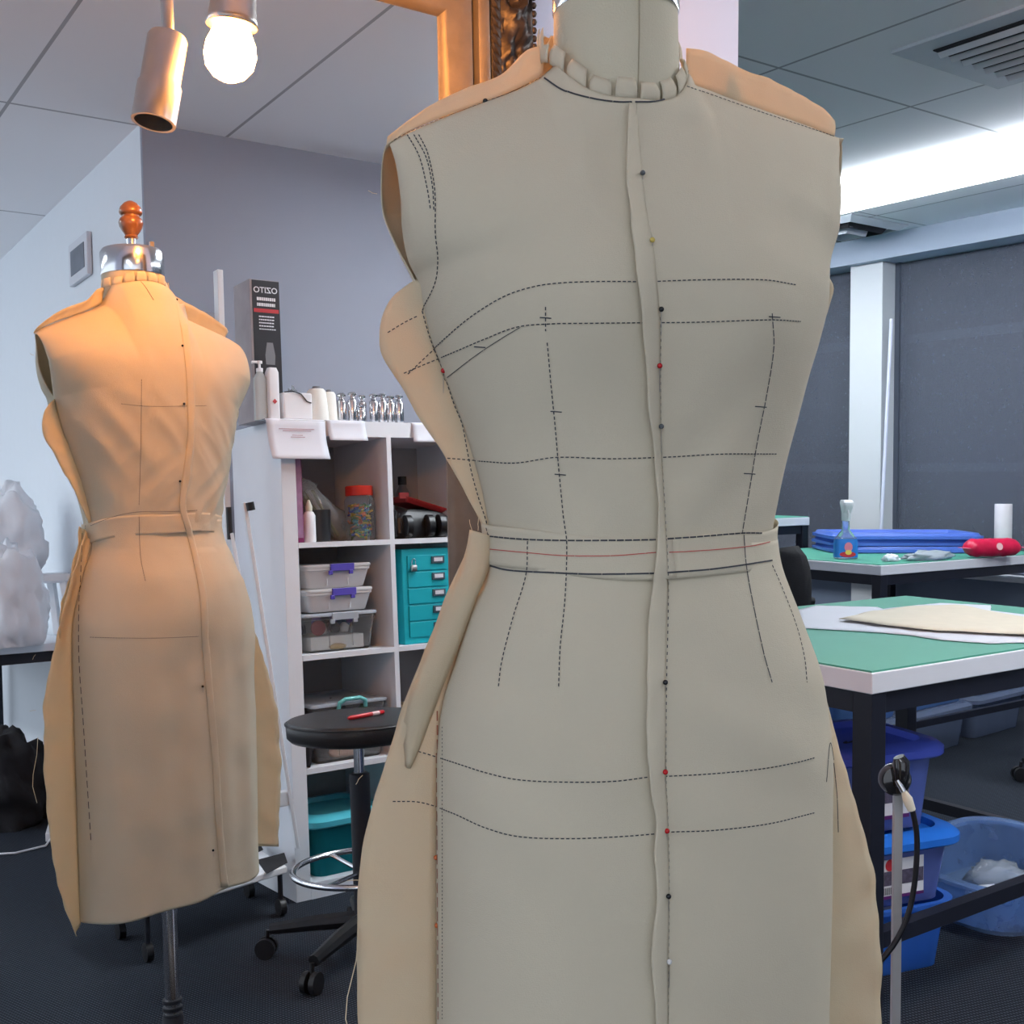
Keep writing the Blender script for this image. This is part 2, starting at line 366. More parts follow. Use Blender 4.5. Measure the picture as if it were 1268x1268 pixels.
# ================================================================== DRESS FORM + CALICO DRESS
PC=CR*.108+CF*1.1
TH=math.radians(15)
FD=CR*math.sin(TH)-CF*math.cos(TH); SD=CR*math.cos(TH)+CF*math.sin(TH)
def LW(u,f,z): return Vector((PC.x,PC.y,0))+SD*u+FD*f+Vector((0,0,z))
def toloc(p):
    d=p-PC; return (d.dot(SD),d.dot(FD),p.z)
def pxl(x,y,f):
    """pixel -> local (u,z) on the plane local f=const"""
    o,d=ray(x,y); t=(f-(o-Vector((PC.x,PC.y,0))).dot(FD))/d.dot(FD); p=o+d*t
    l=toloc(p); return (l[0],p.z)
def pxw(x,y,f):
    u,z=pxl(x,y,f); return LW(u,f,z)
def edge(px,f):
    t=[]
    for x,y,*g in px:
        u,z=pxl(x,y,g[0] if g else f); t.append((z,u))
    t.sort(); return t
# bodice edges (front panel, then back panel)
FG=lambda z: .022*min(1,max(0,(z-1.37)/.06))*min(1,max(0,(1.56-z)/.05))
FL=edge([(475,166,.0),(481,182,.01),(492,210,.022),(497,250,.022),(501,290,.022),(510,325,.02),(520,350,.01),(523,380,0),(533,420,0),(548,460,0),(563,500,0),(578,540,0),(590,580,0),(600,620,0),(607,665,0),(606,715,0)],0)
FRt=edge([(1033,160,.0),(1036,185,.012),(1039,210,.022),(1039,240,.022),(1033,290,.022),(1023,330,.018),(1012,380),(1001,430),(989,470),(976,520),(963,570),(953,620),(946,665),(955,715)],0)
BLt=edge([(475,166,-.01),(468,195,-.035),(467,225,-.038),(472,270,-.036),(487,310,-.03),(510,350,-.01),(523,380,0),(533,420,0),(548,460,0),(563,500,0),(578,540,0),(590,580,0),(600,620,0),(607,665,0),(606,715,0)],0)
BRt=edge([(1024,160,0),(1026,200,-.03),(1028,235,-.035),(1022,290,-.035),(1018,335,-.02),(1012,380),(1001,430),(989,470),(976,520),(963,570),(953,620),(946,665),(955,715)],0)
SKL=[(603,660),(601,715),(582,760),(564,820),(551,860),(544,900),(541,960),(541,1268),(541,1600)]
SKR=[(951,660),(957,700),(979,760),(1000,820),(1008,860),(1013,900),(1014,960),(1013,1100),(1010,1268),(1006,1600)]
SKLt=edge([(x,y) for x,y in SKL],0); SKRt=edge([(x,y) for x,y in SKR],0)
BF=[(.40,.118),(.70,.122),(.885,.125),(.96,.123),(1.02,.115),(1.113,.096),(1.139,.093),(1.234,.102),(1.33,.117),(1.38,.118),(1.44,.103),(1.50,.085),(1.56,.07)]
BB=[(.40,.115),(.70,.125),(.885,.132),(.96,.136),(1.02,.128),(1.113,.094),(1.139,.088),(1.234,.092),(1.34,.102),(1.42,.104),(1.50,.09),(1.56,.075)]
NU,NF_=-.020,.012   # neck centre in local u,f
NRX,NRF=.068,.062
def wr(u,z,k=0):
    n=noise.noise(Vector((u*9+k*7,z*7,k*3.1)))*.0022+noise.noise(Vector((u*26,z*18+k,k)))*.0008
    return n
def front_extra(u,z):
    v=0
    for s in(-1,1):
        v+=.011*math.exp(-(((u-.005-s*.085)/.05)**2+((z-1.335)/.055)**2))
    # soft diagonal drag lines near the waist and hip
    v+=.0016*math.sin((z*1.0-abs(u)*1.3)*62)*math.exp(-((z-1.20)/.07)**2)
    v+=.0015*math.sin((z+u*.5)*70)*math.exp(-((z-.96)/.08)**2)
    v+=.0012*math.sin((z*.5-u*1.5)*75+1)*math.exp(-((z-1.47)/.07)**2)
    return v+wr(u,z,0)
def back_extra(u,z):
    rn=lambda a,b,k: 1-abs(noise.noise(Vector((a,b,k))))*2.2
    v=.0042*rn((z+u*1.1)*16,(z-u)*4,1.)*math.exp(-((z-1.27)/.11)**2)
    v+=.0030*rn((z-u*.9)*22,(z+u)*5,4.)*math.exp(-((z-1.20)/.07)**2)
    v+=.0036*rn(z*20+u*2,u*5,7.)*math.exp(-((z-1.03)/.07)**2)
    v+=.0022*rn(z*8,u*9,9.)*math.exp(-((z-.75)/.2)**2)
    v+=.0016*math.sin(u*90+z*5)*math.exp(-((z-.65)/.25)**2)
    return v+2.0*wr(u,z,3)
def topline(u,s,back):
    q=(u-NU)/NRX
    if abs(q)<=1:
        if back: return 1.585+.012*(1-q*q), NF_-NRF*math.sqrt(1-q*q)
        return 1.523+.045*abs(q)**3.2, NF_+NRF*math.sqrt(max(0,1-q*q))
    return (sinterp(SHT,u) if u<0 else sinterp(SHT2,u)), NF_
SHT=sorted([(pxl(x,y,.010)[0],pxl(x,y,.010)[1]) for x,y in [(472,186),(490,174),(505,166),(545,149),(600,128),(640,113),(671,97)]])
SHT2=sorted([(pxl(x,y,.010)[0],pxl(x,y,.010)[1]) for x,y in [(848,106),(885,120),(930,136),(975,151),(1012,163),(1036,172)]])
def prof(s,p=2.3): return max(0,1-abs(s)**p)**.52
def bodice_pt(s,t,back=False,sc=1.0,inner=0):
    zt=SHT[0][1] if s<0 else SHT2[-1][1]
    zt=(SHT[0][1]*(1-s)+SHT2[-1][1]*(1+s))/2
    z0=1.112 if not back else 1.132
    ze=z0+t*(zt-z0)
    L=sinterp(BLt if back else FL,ze); R=sinterp(BRt if back else FRt,ze)
    c=(L+R)/2; u=c+s*(R-L)/2*sc
    LT=sinterp(BLt if back else FL,zt); RT=sinterp(BRt if back else FRt,zt)
    Tz,Tf=topline((LT+RT)/2+s*(RT-LT)/2,s,back)
    z=z0+t*(Tz-z0)
    g=0 if inner else (FG(ze) if not back else -FG(ze)*1.4)
    b=sinterp(BB if back else BF,z if t<.9 else z)
    b=b*(1 if not inner else .96)-inner
    ff=abs(g)+(b-abs(g))*prof(s)
    if not inner: ff+=(back_extra(u,z) if back else front_extra(u,z))*min(1,(1-abs(s))*8)*(1 if t<.93 else (1-t)/.07)
    f=-ff if back else ff
    t0=.60
    if t>t0:
        k=(t-t0)/(1-t0); e=math.sqrt(max(0,1-k**2.6))
        f=Tf+(f-Tf)*e
    return LW(u,f,z)
def skirt_pt(s,t,back=False,off=.0):
    zt=1.137+(.018 if back else 0); zb=.466+ (.004*math.sin(s*3+1)+.0025*math.sin(s*9))
    z=zt+(zb-zt)*t
    L=sinterp(SKLt,z); R=sinterp(SKRt,z); c=(L+R)/2; u=c+s*(R-L)/2
    b=sinterp(BB if back else BF,z)+off
    ff=b*prof(s,2.5)+(back_extra(u,z) if back else front_extra(u,z))*min(1,(1-abs(s))*8)*(.3 if z>1.1 else 1)
    if z<.95: ff+=.003*math.sin(u*42+1)*min(1,(.95-z)/.3)*(1-abs(s))
    return LW(u,-ff if back else ff,z)
droot=thing('calico_dress','cream calico toile dress with raw outward seam allowances, pinned on the dress form','dress',(PC.x,PC.y,.46))
def panel(name,fn,ns,nt_,**k):
    m=W(); g=[]
    for i in range(nt_+1):
        t=i/nt_
        g.append([fn(math.sin(PI/2*(-1+2*j/ns)),t) for j in range(ns+1)])
    m.grid(g); return obj(name,m,M_CAL,droot,smooth=True,auto=False,**k),m
panels=[]
for nm,fn in [('bodice_front',lambda s,t:bodice_pt(s,t)),('bodice_back',lambda s,t:bodice_pt(s,t,True)),
              ('skirt_front',lambda s,t:skirt_pt(s,t)),('skirt_back',lambda s,t:skirt_pt(s,t,True))]:
    o,m=panel(nm,fn,84,150,solid=.0012); panels.append(m)
# waist band: two turned layers overlapping bodice and skirt
def ringband(z0,z1,off,name,M=M_CAL,extra=0):
    m=W(); g=[]
    nz=8
    for i in range(nz+1):
        row=[]
        for j in range(121):
            a=2*PI*j/120; s=math.sin(a); back=math.cos(a)<0
            z=z0+(z1-z0)*i/nz+.0015*math.sin(a*5)+(.011*(1-math.cos(a)) if True else 0)
            L=sinterp(FL,z)-off; R=sinterp(FRt,z)+off; c=(L+R)/2; u=c+s*(R-L)/2
            b=sinterp(BB if back else BF,z)+off+extra*math.sin(PI*i/nz)+.0012*noise.noise(Vector((a*6,z*50,2)))
            ff=b*abs(math.cos(a))**1.04
            row.append(LW(u,-ff if back else ff,z))
        g.append(row)
    m.grid(g); panels.append(m); return obj(name,m,M,droot,smooth=True,auto=False,solid=.001)
zW1=pxl(780,668,.09)[1]; zW0=pxl(780,716,.09)[1]
ringband(zW0,zW1+.002,.0055,'waistband',extra=.0008)

def flange(name,base,outer,n=60,m_=6,M=M_CAL2,wav=.0015,curl=0,solid=.0012,fo=0,reg=True):
    """ruled strip between two pixel polylines: entries (x,y,f)"""
    B=[pxw(*p) for p in base]; O=[pxw(*p) for p in outer]
    def rs(P):
        L=[0]
        for a,b in zip(P,P[1:]): L.append(L[-1]+(b-a).length)
        return [Vector([sinterp([(l,p[k]) for l,p in zip(L,P)],L[-1]*i/n) for k in range(3)]) for i in range(n+1)]
    B=rs(B);O=rs(O); w=W(); g=[]
    for i in range(n+1):
        row=[]
        for j in range(m_+1):
            t=j/m_; p=B[i].lerp(O[i],t)
            p=p+FD*(wav*t*noise.noise(Vector((i*.22,t*2,len(name))))*2.2+curl*math.sin(PI*t))
            row.append(p)
        g.append(row)
    w.grid(g)
    if reg: panels.append(w)
    return obj(name,w,M,droot,smooth=True,auto=False,solid=solid)
# bodice side seam allowances
flange('side_seam_allowance',[(524,346,.010),(531,380,.006),(541,420,.003),(555,460,0),(569,500,0),(583,540,0),(594,580,0),(603,620,0),(609,664,0)],
       [(515,346,-.004),(488,366,-.008),(476,385,-.008),(470,410,-.008),(473,440,-.008),(498,480,-.008),(520,520,-.008),(548,560,-.006),(604,662,0)],60)
flange('side_seam_allowance',[(1012,342,0),(1008,380,0),(999,430,0),(987,470,0),(976,520,0),(965,560,0)],
       [(1025,342,-.004),(1031,356,-.008),(1029,372,-.008),(1016,408,-.008),(1002,440,-.006),(988,470,-.004),(965,562,0)],40)
# skirt side seam allowances
flange('skirt_seam_allowance',[(602,690,0),(590,735,0),(576,780,0),(560,830,0),(548,875,0),(543,920,0),(541,1000,0),(541,1130,0),(541,1268,0),(541,1500,0),(543,1585,0)],
       [(584,668,-.004),(562,716,-.006),(542,765,-.008),(520,820,-.010),(500,872,-.012),(482,930,-.014),(460,1000,-.016),(446,1065,-.016),(443,1130,-.016),(444,1268,-.016),(470,1480,-.016),(520,1600,-.01)],90,8,curl=.004,wav=.003)
flange('skirt_seam_allowance',[(979,760,0),(1000,820,0),(1008,860,0),(1013,900,0),(1014,960,0),(1013,1100,0),(1010,1268,0),(1008,1450,0)],
       [(984,764,-.002),(1010,822,-.006),(1022,862,-.010),(1033,905,-.014),(1049,960,-.018),(1081,1080,-.02),(1089,1160,-.02),(1090,1268,-.02),(1070,1440,-.02)],80,8,curl=.004,wav=.003)
# folded facing strip lying on the left skirt allowance
flange('folded_strip',[(609,664,.012),(606,700,.012),(588,745,.010),(570,795,.008),(550,845,.004),(533,890,0),(520,925,-.002),(508,950,-.004)],
       [(582,656,.008),(572,700,.004),(556,738,.002),(538,782,-.001),(520,826,-.003),(506,868,-.006),(500,905,-.008),(502,948,-.008)],40,5,curl=.006,wav=.003,solid=.0016)
# shoulder allowances standing above the shoulder seams
flange('shoulder_allowance',[(478,181,.013),(505,163,.013),(545,146,.013),(600,126,.013),(640,110,.013),(672,94,.013)],
       [(480,170,.006),(507,149,.006),(545,124,.006),(582,108,.006),(622,92,.006),(652,63,.007),(674,55,.008)],40,5,curl=.0015,wav=.0016)
flange('shoulder_allowance',[(848,106,.013),(885,117,.013),(930,133,.013),(975,148,.013),(1012,160,.013),(1033,169,.013)],
       [(850,60,.007),(872,63,.007),(915,84,.006),(965,104,.006),(1005,126,.006),(1026,140,.006),(1034,150,.007)],40,5,curl=.0015,wav=.0016)

BV=None
def build_bvh():
    global BV
    vs=[];fs=[]
    for m in panels:
        o=len(vs); vs+=[tuple(v) for v in m.v]; fs+=[tuple(i+o for i in f) for f in m.f]
    BV=BVHTree.FromPolygons(vs,fs)
build_bvh()
def onp(x,y,mirror=False,dx=0):
    o,d=mray(x,y) if mirror else ray(x,y); d=d.normalized()
    h=BV.ray_cast(o,d)
    if h[0] is None: return None,None,None
    n=h[1] if h[1].dot(d)<0 else -h[1]
    return h[0],n,-d
def stitch(name,px,M=M_STB,dash=.0030,gap=.0016,w=.00075,mirror=False,lift=.0012,label=None):
    P=[]
    L=sum(math.dist(a,b) for a,b in zip(px,px[1:])); n=max(4,int(L/3))
    for x,y in resample(px,n+1):
        p,nn,v=onp(x,y,mirror)
        if p is not None: P.append((p+nn*lift,nn))
        else: P.append(None)
    m=W(); acc=0; on=True; lim=dash
    for a,b in zip(P,P[1:]):
        if a is None or b is None or (b[0]-a[0]).length>.006: continue
        d=b[0]-a[0]; l=d.length
        if l<1e-6: continue
        e=d/l; pos=0; side=e.cross(a[1]).normalized()*w/2
        while pos<l-1e-7:
            st=min(lim-acc,l-pos)
            if on:
                q0=a[0]+e*pos;q1=a[0]+e*(pos+st)
                m.add([q0-side,q1-side,q1+side,q0+side],[(0,1,2,3)])
            pos+=st;acc+=st
            if acc>=lim-1e-9: acc=0; on=not on; lim=dash if on else gap
    if m.f: return obj(name,m,M,droot,solid=.0003)
D=dict(dash=.0028,gap=.0017,w=.0009)
S_=dict(dash=.05,gap=.0003,w=.0010)
lines=[
 ([(675,97),(700,113),(735,123),(765,127),(782,127)],dict(dash=.02,gap=.0004,w=.0014)),
 ([(786,127),(815,126),(835,118),(847,103),(851,88)],dict(dash=.02,gap=.0004,w=.0014)),
 ([(478,181),(505,166),(545,149),(600,128),(640,113),(671,97)],D),
 ([(850,108),(885,120),(930,136),(975,151),(1012,163),(1032,170)],D),
 ([(513,168),(528,195),(536,230),(538,260)],D),([(505,168),(520,195),(530,235),(534,260)],D),([(519,168),(530,190),(539,235),(540,290),(543,320),(540,350),(523,385)],D),
 ([(505,463),(570,403),(610,375),(640,361),(680,352),(740,349),(800,349),(860,347),(945,347),(985,353)],D),
 ([(500,462),(560,437),(600,420),(640,405),(680,401),(740,400),(860,399),(955,396),(990,398)],D),
 ([(480,412),(500,400),(518,391)],D),
 ([(555,467),(590,440),(620,420),(645,405)],dict(dash=.02,gap=.0006,w=.0006)),
 ([(676,380),(676,410)],D),([(678,424),(682,470),(688,530),(693,590),(698,640),(702,672),(700,740),(694,800),(692,850)],D),
 ([(955,388),(957,430),(948,490),(936,550),(928,600),(918,660)],dict(dash=.006,gap=.0012,w=.0008)),
 ([(551,567),(600,571),(640,573),(690,566),(760,568),(820,566),(900,562),(960,562)],D),
 ([(608,664),(640,667),(690,669),(760,669),(812,668)],dict(dash=.006,gap=.001,w=.0013)),([(826,667),(870,664),(920,660),(942,660)],dict(dash=.006,gap=.001,w=.0013)),
 ([(606,700),(630,706),(680,709),(740,711),(812,710)],dict(dash=.02,gap=.0004,w=.0014)),([(826,709),(880,705),(930,698),(955,694)],dict(dash=.02,gap=.0004,w=.0014)),
 ([(654,670),(652,712),(636,765),(622,820),(618,850)],D),([(920,662),(923,700),(932,750),(945,810),(955,845)],dict(dash=.01,gap=.0008,w=.0008)),
 ([(955,700),(966,725),(985,775),(995,815),(998,845)],D),
 ([(523,385),(533,420),(548,458),(562,500),(572,525),(578,555),(585,590),(597,630),(606,664)],D),
 ([(518,930),(560,943),(600,956),(640,965),(700,968),(760,967),(812,961),(826,961),(880,958),(940,952),(985,944),(1008,938)],D),
 ([(487,992),(520,993),(560,1006),(600,1024),(640,1035),(700,1038),(760,1036),(812,1032),(826,1030),(880,1028),(950,1020),(1008,1006)],D),
 ([(541,880),(542,960),(543,1100),(544,1262)],dict(M=mat('thread_brown',lin(150,92,70),rough=.8),dash=.009,gap=.004,w=.0012)),
 ([(549,900),(549,1262)],dict(dash=.0012,gap=.0022,w=.0007)),
 ([(1022,968),(1027,920),(1035,980),(1037,1030)],dict(dash=.02,gap=.0006,w=.0007)),
 ([(795,225),(802,290),(810,340),(817,400),(817,450),(818,540),(823,640),(827,720),(825,840),(824,960),(827,1030),(828,1110),(827,1200),(827,1262)],dict(dash=.0025,gap=.0035,w=.0007)),
]
for q,(pts,kw) in enumerate(lines): stitch('stitch_line',pts,**kw)
stitch('waist_thread',[(608,680),(650,684),(700,688),(760,688),(812,684)],M_STR,dash=.03,gap=.0003,w=.0008,label='red thread line marking the waist')
stitch('waist_thread',[(828,684),(880,681),(930,676),(952,671)],M_STR,dash=.03,gap=.0003,w=.0008)
for c in [(689,509),(694,587),(941,503),(927,586),(595,429),(676,393),(958,392)]:
    stitch('notch_mark',[(c[0]-7,c[1]),(c[0]+7,c[1]+1)],dash=.02,gap=.0003,w=.0009)
# reflected back lines
for pts,kw in [([(110,652),(140,640),(170,634),(222,633),(262,631)],D),([(232,350),(70,0)][:0],D),([(150,500),(180,503),(225,503),(270,502)],D),
               ([(112,789),(150,790),(200,790),(245,788)],D),([(175,470),(174,560),(172,625)],D),([(182,345),(150,332),(175,350),(190,372)],S_),
               ([(172,640),(174,690),(180,720)],D),([(101,660),(98,800),(104,900),(113,1040)],dict(dash=.012,gap=.006,w=.0012))]:
    if pts: stitch('stitch_line',pts,mirror=True,**kw)

# centre-front allowance: folded strip standing off the front, following the seam
def standing(name,basepx,edgepx,lift,mirror=False,n=120,wav=.0025):
    B=resample(basepx,n+1);E=resample(edgepx,n+1); w=W(); g=[]; g2=[]
    for i in range(n+1):
        p,nn,v=onp(B[i][0],B[i][1],mirror); q,n2,v2=onp(E[i][0],E[i][1],mirror)
        if p is None or q is None: continue
        k=noise.noise(Vector((i*.17,.3,lift*50)))
        lf=lift*(1+.45*k)
        row=[]
        for j in range(7):
            t=j/6; c=p.lerp(q,t)+v*( .0012+lf*t**.8*(1-.25*t*t)) + SD*(wav*.8*noise.noise(Vector((i*.3,t,1)))*t)
            row.append(c)
        row2=[p.lerp(q,t*.9)+v*(.0006+lf*.45*t**.8) for t in (0,.25,.5,.75,1)]; g2.append(row2)
        g.append(row)
    w2=W().grid(g2); obj(name+'_underlayer',w2,M_CAL,droot,smooth=True,auto=False,solid=.001)
    w.grid(g); return obj(name,w,M_CAL,droot,smooth=True,auto=False,solid=.0012)
standing('centre_front_allowance',
   [(788,125),(791,170),(795,215),(800,260),(808,300),(813,350),(817,400),(817,450),(818,540),(823,640),(827,720),(825,780),(824,840),(824,900),(824,960),(827,1030),(828,1110),(827,1200),(827,1268),(827,1400),(827,1580)],
   [(781,116),(778,150),(776,200),(780,260),(786,310),(791,350),(796,400),(801,460),(805,520),(812,580),(815,640),(812,700),(804,760),(802,830),(801,900),(804,960),(812,1010),(810,1060),(814,1110),(807,1180),(813,1268),(815,1400),(815,1580)],.011)
standing('centre_back_allowance',
   [(203,327),(212,350),(220,385),(227,430),(231,480),(232,540),(226,590),(222,625),(228,650),(238,690),(247,740),(250,800),(256,870),(262,940),(266,1010),(270,1060),(274,1105)],
   [(214,325),(222,350),(230,385),(237,430),(241,480),(241,540),(236,590),(230,625),(236,650),(246,690),(256,740),(259,800),(265,870),(271,940),(275,1010),(279,1060),(283,1105)],.008,mirror=True)
# clipped neck allowance tabs
tabs=[]
for k in range(19):
    a0=2*PI*k/19+.05; a1=a0+2*PI/19*.84
    g=[]
    zf=lambda a: (1.523+.045*abs(math.sin(a))**3.2) if math.cos(a)>0 else 1.597-.012*math.sin(a)**2
    h=.015+.005*random.random(); tl=random.uniform(-.003,.004)
    for i in range(5):
        t=i/4; row=[]
        for j in range(6):
            a=a0+(a1-a0)*(j/5); 
            if t>.5 : a=a0+(a1-a0)*(.5+(j/5-.5)*(1-.16*(t-.5)*2))
            rx=NRX-.003*t+.002*math.sin(PI*t)+tl*t*t; rf=NRF-.001*t+.002*math.sin(PI*t)+tl*t*t
            row.append(LW(NU+rx*math.sin(a),NF_+rf*math.cos(a),zf((a0+a1)/2 if False else a)-.001+h*t))
        g.append(row)
    w=W().grid(g); o=obj('neckline_tab',w,M_CAL,droot,smooth=True,auto=False,solid=.001)
# fraying threads
fr=W()
for x,y,a,l in [(585,659,2.0,14),(592,657,1.2,14),(600,660,.9,16),(608,664,.5,12),(467,240,3.4,10),(449,960,3.6,12),(446,1090,2.8,14),(952,700,-.6,12)]:
    p=pxw(x,y,.004); q=[p]
    for i in range(4): a+=random.uniform(-.5,.5); q.append(q[-1]+(SD*math.cos(a)+Vector((0,0,1))*math.sin(a))*l/4*.00076*1.1)
    fr.tube(q,.0003,5)
q=[pxw(x,y,.0) for x,y in [(445,1150),(441,1190),(430,1235),(428,1262),(438,1300)]]; fr.tube(q,.0005,5)
obj('frayed_threads',fr,M_CAL2,droot)['kind']='stuff'

# ---- the dress form
froot=thing('dress_form','linen covered dress form on a chrome pole wearing the calico dress','dress form',(PC.x,PC.y,0))
w=W(); rsx=[]
def form_ring(z):
    row=[]
    for j in range(64):
        a=2*PI*j/64; s=math.sin(a); back=math.cos(a)<0
        L=sinterp(SKLt if z<1.12 else FL,z); R=sinterp(SKRt if z<1.12 else FRt,z); c=(L+R)/2
        hw=(R-L)/2*.93
        if z>1.3: hw=min(hw,.163)
        if z<.96: hw=min(hw,.165)
        b=(sinterp(BB if back else BF,z))-(.008 if z<1.2 else .016)
        if z>1.3: b*=.88
        row.append((c+s*hw,(-1 if back else 1)*b*abs(math.cos(a))**1.04))
    return row
R0=form_ring(1.42)
for z in [.80,.84,.88,.92,.96,1.0,1.04,1.08,1.113,1.14,1.18,1.22,1.26,1.3,1.34,1.38,1.42]:
    rsx.append([LW(u,f,z) for u,f in form_ring(z)])
for k,z in [(.12,1.44),(.3,1.46),(.5,1.48),(.7,1.498),(.86,1.512),(.96,1.525)]:
    row=[]
    for j,(u,f) in enumerate(R0):
        a=2*PI*j/64; nu,nf=NU+.054*math.sin(a),NF_+.05*math.cos(a)
        ku=k**2.2; kf=k
        row.append(LW(u+(nu-u)*ku,f+(nf-f)*kf,z))
    rsx.append(row)
w.rings(rsx); obj('torso',w,M_LINEN,froot,smooth=True,auto=False)
w=W(); nk=[]
for z,r in [(1.49,.056),(1.53,.0585),(1.575,.058),(1.60,.0568),(1.622,.0565)]:
    nk.append([LW(NU+.003+r*math.sin(2*PI*j/48),NF_+r*.97*math.cos(2*PI*j/48),z) for j in range(48)])
w.rings(nk); obj('neck',w,M_LINEN,froot,smooth=True)
w=W(); nc=LW(NU+.003,NF_,0)
obj('neck_seam',W().tube([LW(NU+.004,NF_+.0567,1.625),LW(NU+.004,NF_+.0572,1.58),LW(NU+.003,NF_+.0570,1.53)],.0006,5),mat('seam_beige',lin(160,150,128),rough=.9),froot)
obj('neck_cap',W().lathe([(.0572,1.617),(.0578,1.619),(.0578,1.660),(.054,1.666),(.0,1.668)],nc,48),M_CHR,froot,smooth=True)
obj('finial_stem',W().lathe([(.009,1.667),(.009,1.690)],nc,20),M_CHR,froot,smooth=True)
obj('finial',W().lathe([(.010,1.688),(.013,1.691),(.011,1.695),(.016,1.702),(.021,1.711),(.0225,1.719),(.020,1.726),(.0165,1.729),(.0165,1.732),(.0205,1.735),(.0215,1.739),(.019,1.748),(.012,1.756),(.005,1.760),(0,1.761)],nc,32),M_WOOD,froot,smooth=True)
obj('cap_lever',W().box(nc+SD*.030+FD*-.02+Vector((0,0,1.674)),(.008,.006,.022)),M_CHR,froot)
pc=Vector((.733,.836,0))
obj('pole',W().lathe([(.0135,.09),(.0135,.85)],pc,24),M_CHR,froot,smooth=True)
w=W()
for z in (.235,.248,.262,.215): w.lathe([(.014,z-.004),(.018,z-.003),(.018,z+.003),(.014,z+.004)],pc,24)
obj('pole_collar',w,M_BLKM,froot,smooth=True)
obj('pole_sleeve',W().lathe([(.019,.06),(.019,.232),(.016,.24)],pc,24),M_BLKM,froot,smooth=True)
for k in range(4):
    a=PI/4+k*PI/2; d=Vector((math.cos(a),math.sin(a),0))
    obj('base_leg',W().tube([pc+Vector((0,0,.14)),pc+d*.08+Vector((0,0,.125)),pc+d*.2+Vector((0,0,.075)),pc+d*.24+Vector((0,0,.055))],[.018,.016,.013,.011],10),M_BLKM,froot,smooth=True)
    obj('caster',W().lathe([(.008,-.009),(.024,-.008),(.024,.008),(.008,.009)],pc+d*.24+Vector((0,0,.0245)),20,axis=(-d.y,d.x,0)),M_BLK,froot,smooth=True)

# ---- pins
PR=mat('pin_red',(.45,.01,.015),rough=.25); PB=mat('pin_black',(.01,.012,.015),rough=.25); PY=mat('pin_yellow',(.55,.42,.1),rough=.3); PG=mat('pin_grey',(.08,.09,.1),rough=.3); PO=mat('pin_orange',(.5,.12,.03),rough=.3)
pins=[(601,125,PB,'black-headed pin in the left shoulder seam'),(796,214,PG,'grey-headed pin, topmost in the centre front seam of the dress'),(808,297,PY,'tiny yellow-headed pin in the centre front seam above the bust lines'),
 (819,383,PB,'black-headed pin in the centre front seam between the two bust lines'),(817,453,PR,'red-headed pin in the centre front seam just under the bust'),(549,459,PR,'red-headed pin in the orange-lit left side seam of the bodice'),
 (819,528,PG,'small grey-headed pin in the centre front seam above the ribcage line'),(824,845,PB,'black-headed pin in the centre front seam of the skirt above the hip lines'),(824,956,PR,'red-headed pin where the upper hip line meets the centre front'),
 (826,1029,PR,'dark red pin where the lower hip line meets the centre front'),(828,1110,PB,'black-headed pin in the skirt front below both hip lines'),(829,1191,mat('pin_white',(.7,.7,.7),rough=.3),'white-headed pin, lowest in the centre front of the skirt'),
 (540,1062,PO,'orange-headed pin in the left skirt seam at hip height'),(541,1146,PO,'orange-headed pin low in the left skirt seam')]
def pin(x,y,M,lab,mirror=False,r=.0023):
    p,n,v=onp(x,y,mirror)
    if p is None: return
    c=p+v*.0035
    if not mirror and 770<x<850: c=p+v*.006
    t=thing('dressmaker_pin',lab,'pin',c); 
    obj('pin_head',MB().ball((0,0,0),r,6),M,t,smooth=True)
    obj('pin_shaft',MB().tube([(0,0,0),(-v*.003+Vector((0,0,-.010))),(-v*.006+Vector((0,0,-.022)))],.0003,5),M_STEEL,t)
for a in pins: pin(*a)
for x,y,l in [(204,334,'dark pin at the top of the centre back seam, seen in the mirror'),(219,371,'dark pin in the back seam just below the neck, seen in the mirror'),(226,428,'dark pin in the back seam between the shoulder blades, seen in the mirror'),
  (228,500,'dark pin in the back seam where the chest line crosses, seen in the mirror'),(223,596,'dark pin in the back seam just above the waist, seen in the mirror'),(251,850,'dark pin in the back skirt seam at mid thigh, seen in the mirror'),
  (264,1053,'dark pin in the back skirt seam near the hem, seen in the mirror')]: pin(x,y,PB,l,True)

